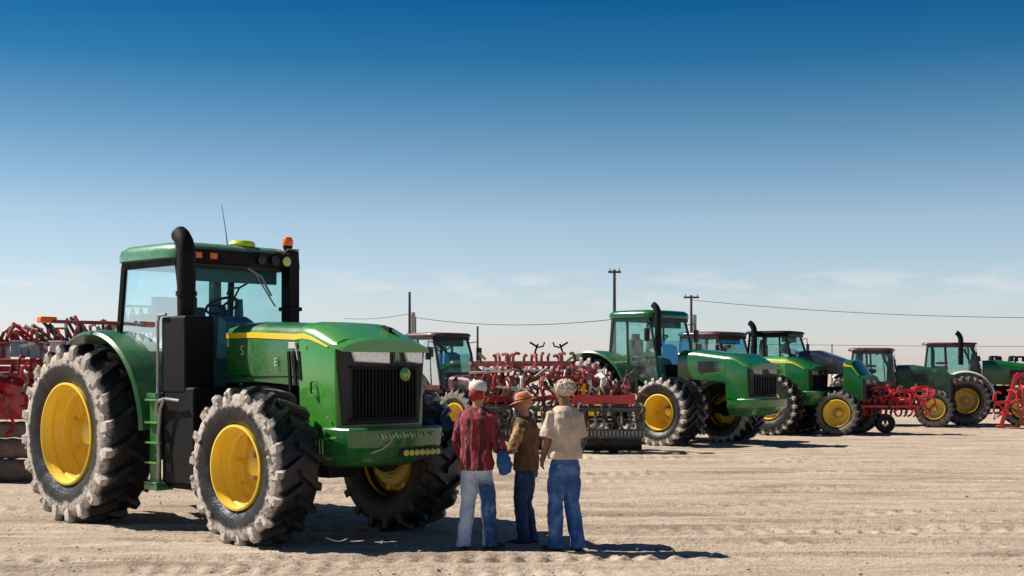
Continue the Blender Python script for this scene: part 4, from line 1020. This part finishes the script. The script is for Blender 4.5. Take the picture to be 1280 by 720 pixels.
def hmesh(H, fn, name, mat, root, smooth=60):
    q = MB(); fn(q); q.v = [tuple(H(*p)) for p in q.v]; return q.build(name, mat, root, smooth=smooth)
def cap_a(root, H):
    hmesh(H, lambda q: q.lathe([(.09, .03), (.096, .05), (.094, .085), (.08, .118), (.05, .137), (.001, .143)], 24, 0, 'z', (0, -.01, 0)), 'cap', CM['white'], root)
    hmesh(H, lambda q: (q.ball((0, -.022, -.005), .085, 18, rz=.075, ry=.088)), 'bandana', CM['redcap'], root)
    hmesh(H, lambda q: q.loft([[(x, y0 + .1 * math.sqrt(max(0, 1 - (x / .085) ** 2)), z) for x, y0, z in [(t * .083, .06, .035 - abs(t) * .01) for t in np.linspace(-1, 1, 11)]] + [(x, .04, .045) for x in np.linspace(.083, -.083, 11)]] + [[(x, y0 + .1 * math.sqrt(max(0, 1 - (x / .085) ** 2)), z + .006) for x, y0, z in [(t * .083, .06, .035 - abs(t) * .01) for t in np.linspace(-1, 1, 11)]] + [(x, .04, .051) for x in np.linspace(.083, -.083, 11)]]), 'peak', CM['redcap'], root)
def hat_b(root, H):
    def f(q):
        secs = []
        for kr, z in ((1.0, .028), (.6, .04), (.50, .05), (.5, .1), (.42, .135), (.2, .15), (.01, .152)):
            secs.append([(.145 * kr * math.cos(a), (.165 if kr > .9 else .185) * kr * math.sin(a) * (1.12 if math.sin(a) > 0 and kr > .9 else 1) - .005, z - (.02 * math.sin(a) if kr > .9 else 0) + (.02 * abs(math.cos(a)) if kr > .9 else 0)) for a in [2 * PI * k / 28 for k in range(28)]])
        q.loft(secs)
    hmesh(H, f, 'sun_hat', CM['hat'], root)
    hmesh(H, lambda q: q.lathe([(.098, .05), (.098, .068)], 24, 0, 'z', (0, -.005, 0)), 'hat_band', CM['brown'], root)
    hmesh(H, lambda q: q.ball((0, -.035, .0), .078, 16, rz=.055, ry=.066), 'hair', CM['hat'], root)
def hair_c(root, H):
    def f(q):
        r2 = random.Random(4)
        q.ball((0, -.02, .04), .105, 20, rz=.088, ry=.112)
        for k in range(110):
            a = r2.uniform(0, 2 * PI); e = r2.uniform(-.25, 1.4); x, y, z = math.cos(a) * math.cos(e), math.sin(a) * math.cos(e), math.sin(e)
            if y > .55 and z < .35: continue
            q.ball((x * .104, y * .11 - .02, z * .086 + .04), r2.uniform(.012, .019), 6)
    hmesh(H, f, 'hair', CM['curl'], root)
dA, dB, dC = 14.0, 14.45, 13.9
# person A: red striped shirt
person(at(596, dA), R(-24), 'man in dark red striped shirt and white-topped cap, next to the big tractor tyre', .985, (R(-15), R(-6)),
       {-1: ((-.115, .04, .49), (-.145, -.02, .08), .3), 1: ((.10, .07, .49), (.105, .10, .08), .25)},
       {-1: ((-.225, -.02, 1.14), (-.20, .12, .93)), 1: ((.225, .02, 1.15), (.24, .16, .97), (.2, .2, -.3))},
       'plaid', 'legshade', 'skin', cap_a, 'long', .88, .03, .83, 1.12, seed=1)
# person B: hat, brown vest, facing left
person(at(657, dB), R(74), 'shorter person in tan sun hat, brown vest and dark jeans, middle of the three', .91, (R(14), R(-10)),
       {-1: ((-.085, .04, .49), (-.09, .0, .08), .2), 1: ((.085, .02, .49), (.085, -.05, .08), .2)},
       {-1: ((-.22, .10, 1.12), (-.16, .28, 1.17), (.5, 0, 0)), 1: ((.24, .06, 1.12), (.06, .27, 1.1), (-.5, 0, 0))},
       'brown', 'djeans', 'skin', hat_b, 'vest', .9, .03, .86, 1.1, seed=2)
# person C
person(at(706, dC), R(22), 'man in beige short-sleeved shirt and blue jeans with pale curly hair, rightmost of three', .995, (R(28), R(-4)),
       {-1: ((-.092, .03, .49), (-.10, .0, .08), .25), 1: ((.098, .05, .49), (.135, -.02, .08), .3)},
       {-1: ((-.205, .0, 1.13), (-.19, .13, .93), (.1, .3, 0)), 1: ((.19, .04, 1.13), (.16, .2, .98))},
       'beige', 'jeans', 'skind', hair_c, 'short', .84, .02, .945, 1.15, seed=6)
# blue folded coat hanging from A's hand
q = MB(); c = at(629, 13.9, 0)
ell_loft(q, [(c.x, c.y, .77, .02, .02), (c.x + .01, c.y, .80, .055, .03), (c.x + .012, c.y, .88, .068, .032), (c.x + .0, c.y, .96, .05, .03), (c.x - .01, c.y + .01, 1.02, .03, .03)], 18)
coat = remesh(q, 'folded_coat', CM['blue'], None, .008, .022, (26, 26, 9), 2)
tag(coat, 'blue folded coat hanging from the hand of the man in red', 'coat')

# ------------------------------------------------------------------ ground
def vnoise(x, y, seed):
    rs = np.random.RandomState(seed); tab = rs.rand(256, 256)
    xi = np.floor(x).astype(int); yi = np.floor(y).astype(int); fx = x - xi; fy = y - yi
    fx = fx * fx * (3 - 2 * fx); fy = fy * fy * (3 - 2 * fy)
    g = lambda a, b: tab[a % 256, b % 256]
    return (g(xi, yi) * (1 - fx) + g(xi + 1, yi) * fx) * (1 - fy) + (g(xi, yi + 1) * (1 - fx) + g(xi + 1, yi + 1) * fx) * fy - .5
def ground_mat():
    m, t, b, o = nt('dry_dirt'); tc = N(t, 'ShaderNodeTexCoord'); v = tc.outputs['Object']
    mp = N(t, 'ShaderNodeMapping'); t.links.new(v, mp.inputs[0]); mp.inputs['Scale'].default_value = (.13, 1.0, 1); mp.inputs['Rotation'].default_value = (0, 0, R(3))
    st = noise_(t, mp.outputs[0], 2.2, 6, .65); big = noise_(t, v, .12, 4, .5); fine = noise_(t, v, 22, 5, .7); mid = noise_(t, mp.outputs[0], 9, 5, .7)
    c = ramp(t, [(.36, (.27, .205, .15)), (.47, (.44, .35, .262)), (.66, (.58, .48, .375))], st).outputs[0]
    c = mix(t, ramp(t, [(.35, 0.0), (.65, .5)], big).outputs[0], c, (.50, .40, .315))
    c = mix(t, ramp(t, [(.5, 0.0), (.7, .55)], mid).outputs[0], c, (.22, .16, .12))
    c = mix(t, ramp(t, [(.52, 0.0), (.66, .6)], fine).outputs[0], c, (.22, .165, .125))
    t.links.new(c, b.inputs['Base Color']); b.inputs['Roughness'].default_value = .95; b.inputs['Specular IOR Level'].default_value = .15
    bump(t, b, math_(t, 'ADD', math_(t, 'MULTIPLY', fine, .9), mid), .9, .04)
    return m
GM = ground_mat()
STONE = paint('pale_stone', (.36, .28, .21), .9, dust=.8, dustcol=(.55, .45, .35), coat=0, scale=20)
def near_ground():
    ys = [9.0]
    while ys[-1] < 62: ys.append(ys[-1] + max(.028, (ys[-1] / 12) ** 1.6 * .03))
    ys = np.array(ys); xs = np.linspace(-1, 1, 560)
    Yg, Xn = np.meshgrid(ys, xs, indexing='ij'); Xg = Xn * (6.5 + .42 * (Yg - 9))
    X, Y = Xg, Yg
    z = .030 * vnoise(X * .12, Y * 1.0 + X * .05, 1) + .030 * vnoise(X * .35 + 9, Y * 3.0 + X * .12, 2) + .016 * vnoise(X * 1.3, Y * 7 + X * .3, 3) + .010 * vnoise(X * 4, Y * 13, 4) + .011 * vnoise(X * 10, Y * 34, 5) + .010 * vnoise(X * 22, Y * 40, 6)
    scuff = np.clip(vnoise(X * .16 + 3, Y * .5 + 7, 8) * 4, 0, 1)
    z = z + scuff * .022 * vnoise(X * 4.5, Y * 10, 9)
    # tyre ruts with lug prints running across the yard
    def rut(y0, slope, curv, w, depth, pitch, gate=None):
        depth = depth * 1.35
        c = y0 + slope * X + curv * np.sin(X * .18 + y0); dd = (Y - c) / w
        prof = -np.exp(-dd ** 4) * depth + depth * .7 * np.exp(-(np.abs(dd) - 1.3) ** 2 * 9)
        lug = np.sin(X * 2 * PI / pitch + np.abs(dd) * 2.0) * np.exp(-dd ** 4) * depth * .9 * np.clip(vnoise(X * .9 + y0, Y * 2, int(y0 * 3)) * 3 + .3, 0, 1)
        q = prof + lug
        return q * np.clip(vnoise(X * .3 + y0, Y * .2, int(y0 * 7)) * 3 + .9, .1, 1)
    for (y0, sl, cv, w, dp) in ((16.5, .04, .3, .24, .03), (20.4, .0, .3, .3, .03), (12.9, .09, .1, .22, .025), (14.9, .09, .1, .22, .025), (11.7, .03, .1, .2, .02), (14.4, -.02, .2, .22, .024), (22.7, .03, .3, .3, .03), (18.4, .02, .3, .25, .026), (13.2, .02, .2, .22, .028), (15.6, .05, .3, .25, .03), (17.4, .05, .3, .25, .03), (19.5, -.03, .3, .3, .038), (21.4, -.03, .3, .3, .038), (24.0, .04, .5, .3, .04), (26.3, .04, .5, .3, .04), (12.4, -.06, .3, .2, .022), (29, -.02, .6, .35, .04), (31.5, -.02, .6, .35, .04)):
        z = z + rut(y0, sl, cv, w, dp, .26)
    edge = np.clip((1 - np.abs(Xn)) * 12, 0, 1) * np.clip((62 - Y) / 4, 0, 1) * np.clip((Y - 9) / .5, 0, 1)
    z = (z * edge) - .004 + .008
    V = np.stack([X, Y, z], -1).reshape(-1, 3); nr, nc = X.shape
    idx = np.arange(nr * nc).reshape(nr, nc)
    Fq = np.stack([idx[:-1, :-1], idx[:-1, 1:], idx[1:, 1:], idx[1:, :-1]], -1).reshape(-1, 4)
    me = bpy.data.meshes.new('ground'); me.vertices.add(len(V)); me.vertices.foreach_set('co', V.ravel())
    me.loops.add(Fq.size); me.loops.foreach_set('vertex_index', Fq.ravel().astype(np.int32)); me.polygons.add(len(Fq))
    me.polygons.foreach_set('loop_start', np.arange(0, Fq.size, 4, dtype=np.int32)); me.polygons.foreach_set('loop_total', np.full(len(Fq), 4, np.int32))
    me.update(calc_edges=True); me.polygons.foreach_set('use_smooth', [True] * len(me.polygons)); me.materials.append(GM)
    o = link('yard', me); tag(o, kind='structure')
near_ground()
m = MB(); r3 = random.Random(11)
for k in range(1500):
    d = 11.5 + 22 * r3.random() ** 1.5; x = r3.uniform(-.40, .40) * d; q = r3.uniform(.005, .014) * (1.7 if r3.random() < .04 else 1)
    m.ball((x, d, q * .5 + .006), q * r3.uniform(.8, 1.6), 6, ry=q * r3.uniform(.7, 1.3), rz=q * r3.uniform(.5, .9))
tag(m.build('gravel', STONE), kind='stuff')
m = MB(); m.add([(-3000, -500, -.035), (3000, -500, -.035), (3000, 6000, -.035), (-3000, 6000, -.035)], [(0, 1, 2, 3)])
tag(m.build('ground', GM, smooth=0), kind='structure')

# ------------------------------------------------------------------ light, sky, camera
SUN_EL = R(47); SHV = Vector((1.0, -.24, 0)).normalized()      # direction in which shadows fall
sd = Vector((-SHV.x * math.cos(SUN_EL), -SHV.y * math.cos(SUN_EL), math.sin(SUN_EL)))
L = bpy.data.lights.new('sun', 'SUN'); L.energy = 5.0; L.angle = R(.55); L.color = (1, .93, .83)
lo = bpy.data.objects.new('sun', L); COL.objects.link(lo); lo.rotation_euler = sd.to_track_quat('Z', 'Y').to_euler()

w = bpy.data.worlds.new('World'); scene.world = w; w.use_nodes = True; t = w.node_tree; t.nodes.clear()
out = N(t, 'ShaderNodeOutputWorld'); bg = N(t, 'ShaderNodeBackground'); t.links.new(bg.outputs[0], out.inputs[0])
sky = N(t, 'ShaderNodeTexSky'); sky.sky_type = 'NISHITA'; sky.sun_disc = False; sky.sun_elevation = SUN_EL
sky.sun_rotation = math.atan2(sd.x, sd.y)
sky.air_density = 1.0; sky.dust_density = .4; sky.ozone_density = 2.5; sky.altitude = 300
tc = N(t, 'ShaderNodeTexCoord'); sp = N(t, 'ShaderNodeSeparateXYZ'); t.links.new(tc.outputs['Generated'], sp.inputs[0])
SKYR = [(0.0, (.90, .83, 1.04)), (.06, (.86, .85, .93)), (.11, (.78, .79, .82)), (.17, (.38, .56, .63)), (.22, (.09, .37, .51)), (.27, (.008, .25, .45)), (.40, (.02, .2, .36)), (1.0, (.16, .26, .38))]
rp = ramp(t, SKYR, sp.outputs[2])
c = mix(t, 1.0, sky.outputs[0], rp.outputs[0], 'MULTIPLY')
# faint low banks of cloud near the horizon
mp = N(t, 'ShaderNodeMapping'); t.links.new(tc.outputs['Generated'], mp.inputs[0]); mp.inputs['Scale'].default_value = (12, 12, 55); mp.inputs['Location'].default_value = (3.1, 0, 0)
cn = noise_(t, mp.outputs[0], 1.6, 5, .6)
band = ramp(t, [(.040, 0.0), (.056, .9), (.066, 1.0), (.074, 0.0)], sp.outputs[2])
f = math_(t, 'MULTIPLY', ramp(t, [(.48, 0.0), (.62, 1.0)], cn).outputs[0], band.outputs[0])
f = math_(t, 'MULTIPLY', f, .26)
c = mix(t, f, c, (7.2, 6.6, 6.2))
t.links.new(c, bg.inputs[0]); bg.inputs[1].default_value = .09

cam = bpy.data.cameras.new('camera'); co = bpy.data.objects.new('camera', cam); COL.objects.link(co)
co.location = (0, 0, H_CAM); co.rotation_euler = (R(90), 0, 0)
cam.sensor_width = 36; cam.lens = 36 * F_PX / 1280; cam.shift_y = (HOR - 360) / 1280; cam.clip_end = 20000; cam.clip_start = .1
scene.camera = co
scene.view_settings.view_transform = 'Standard'; scene.view_settings.look = 'None'
scene.view_settings.exposure = 0.58; scene.view_settings.gamma = 1.0
scene.view_settings.use_curve_mapping = False
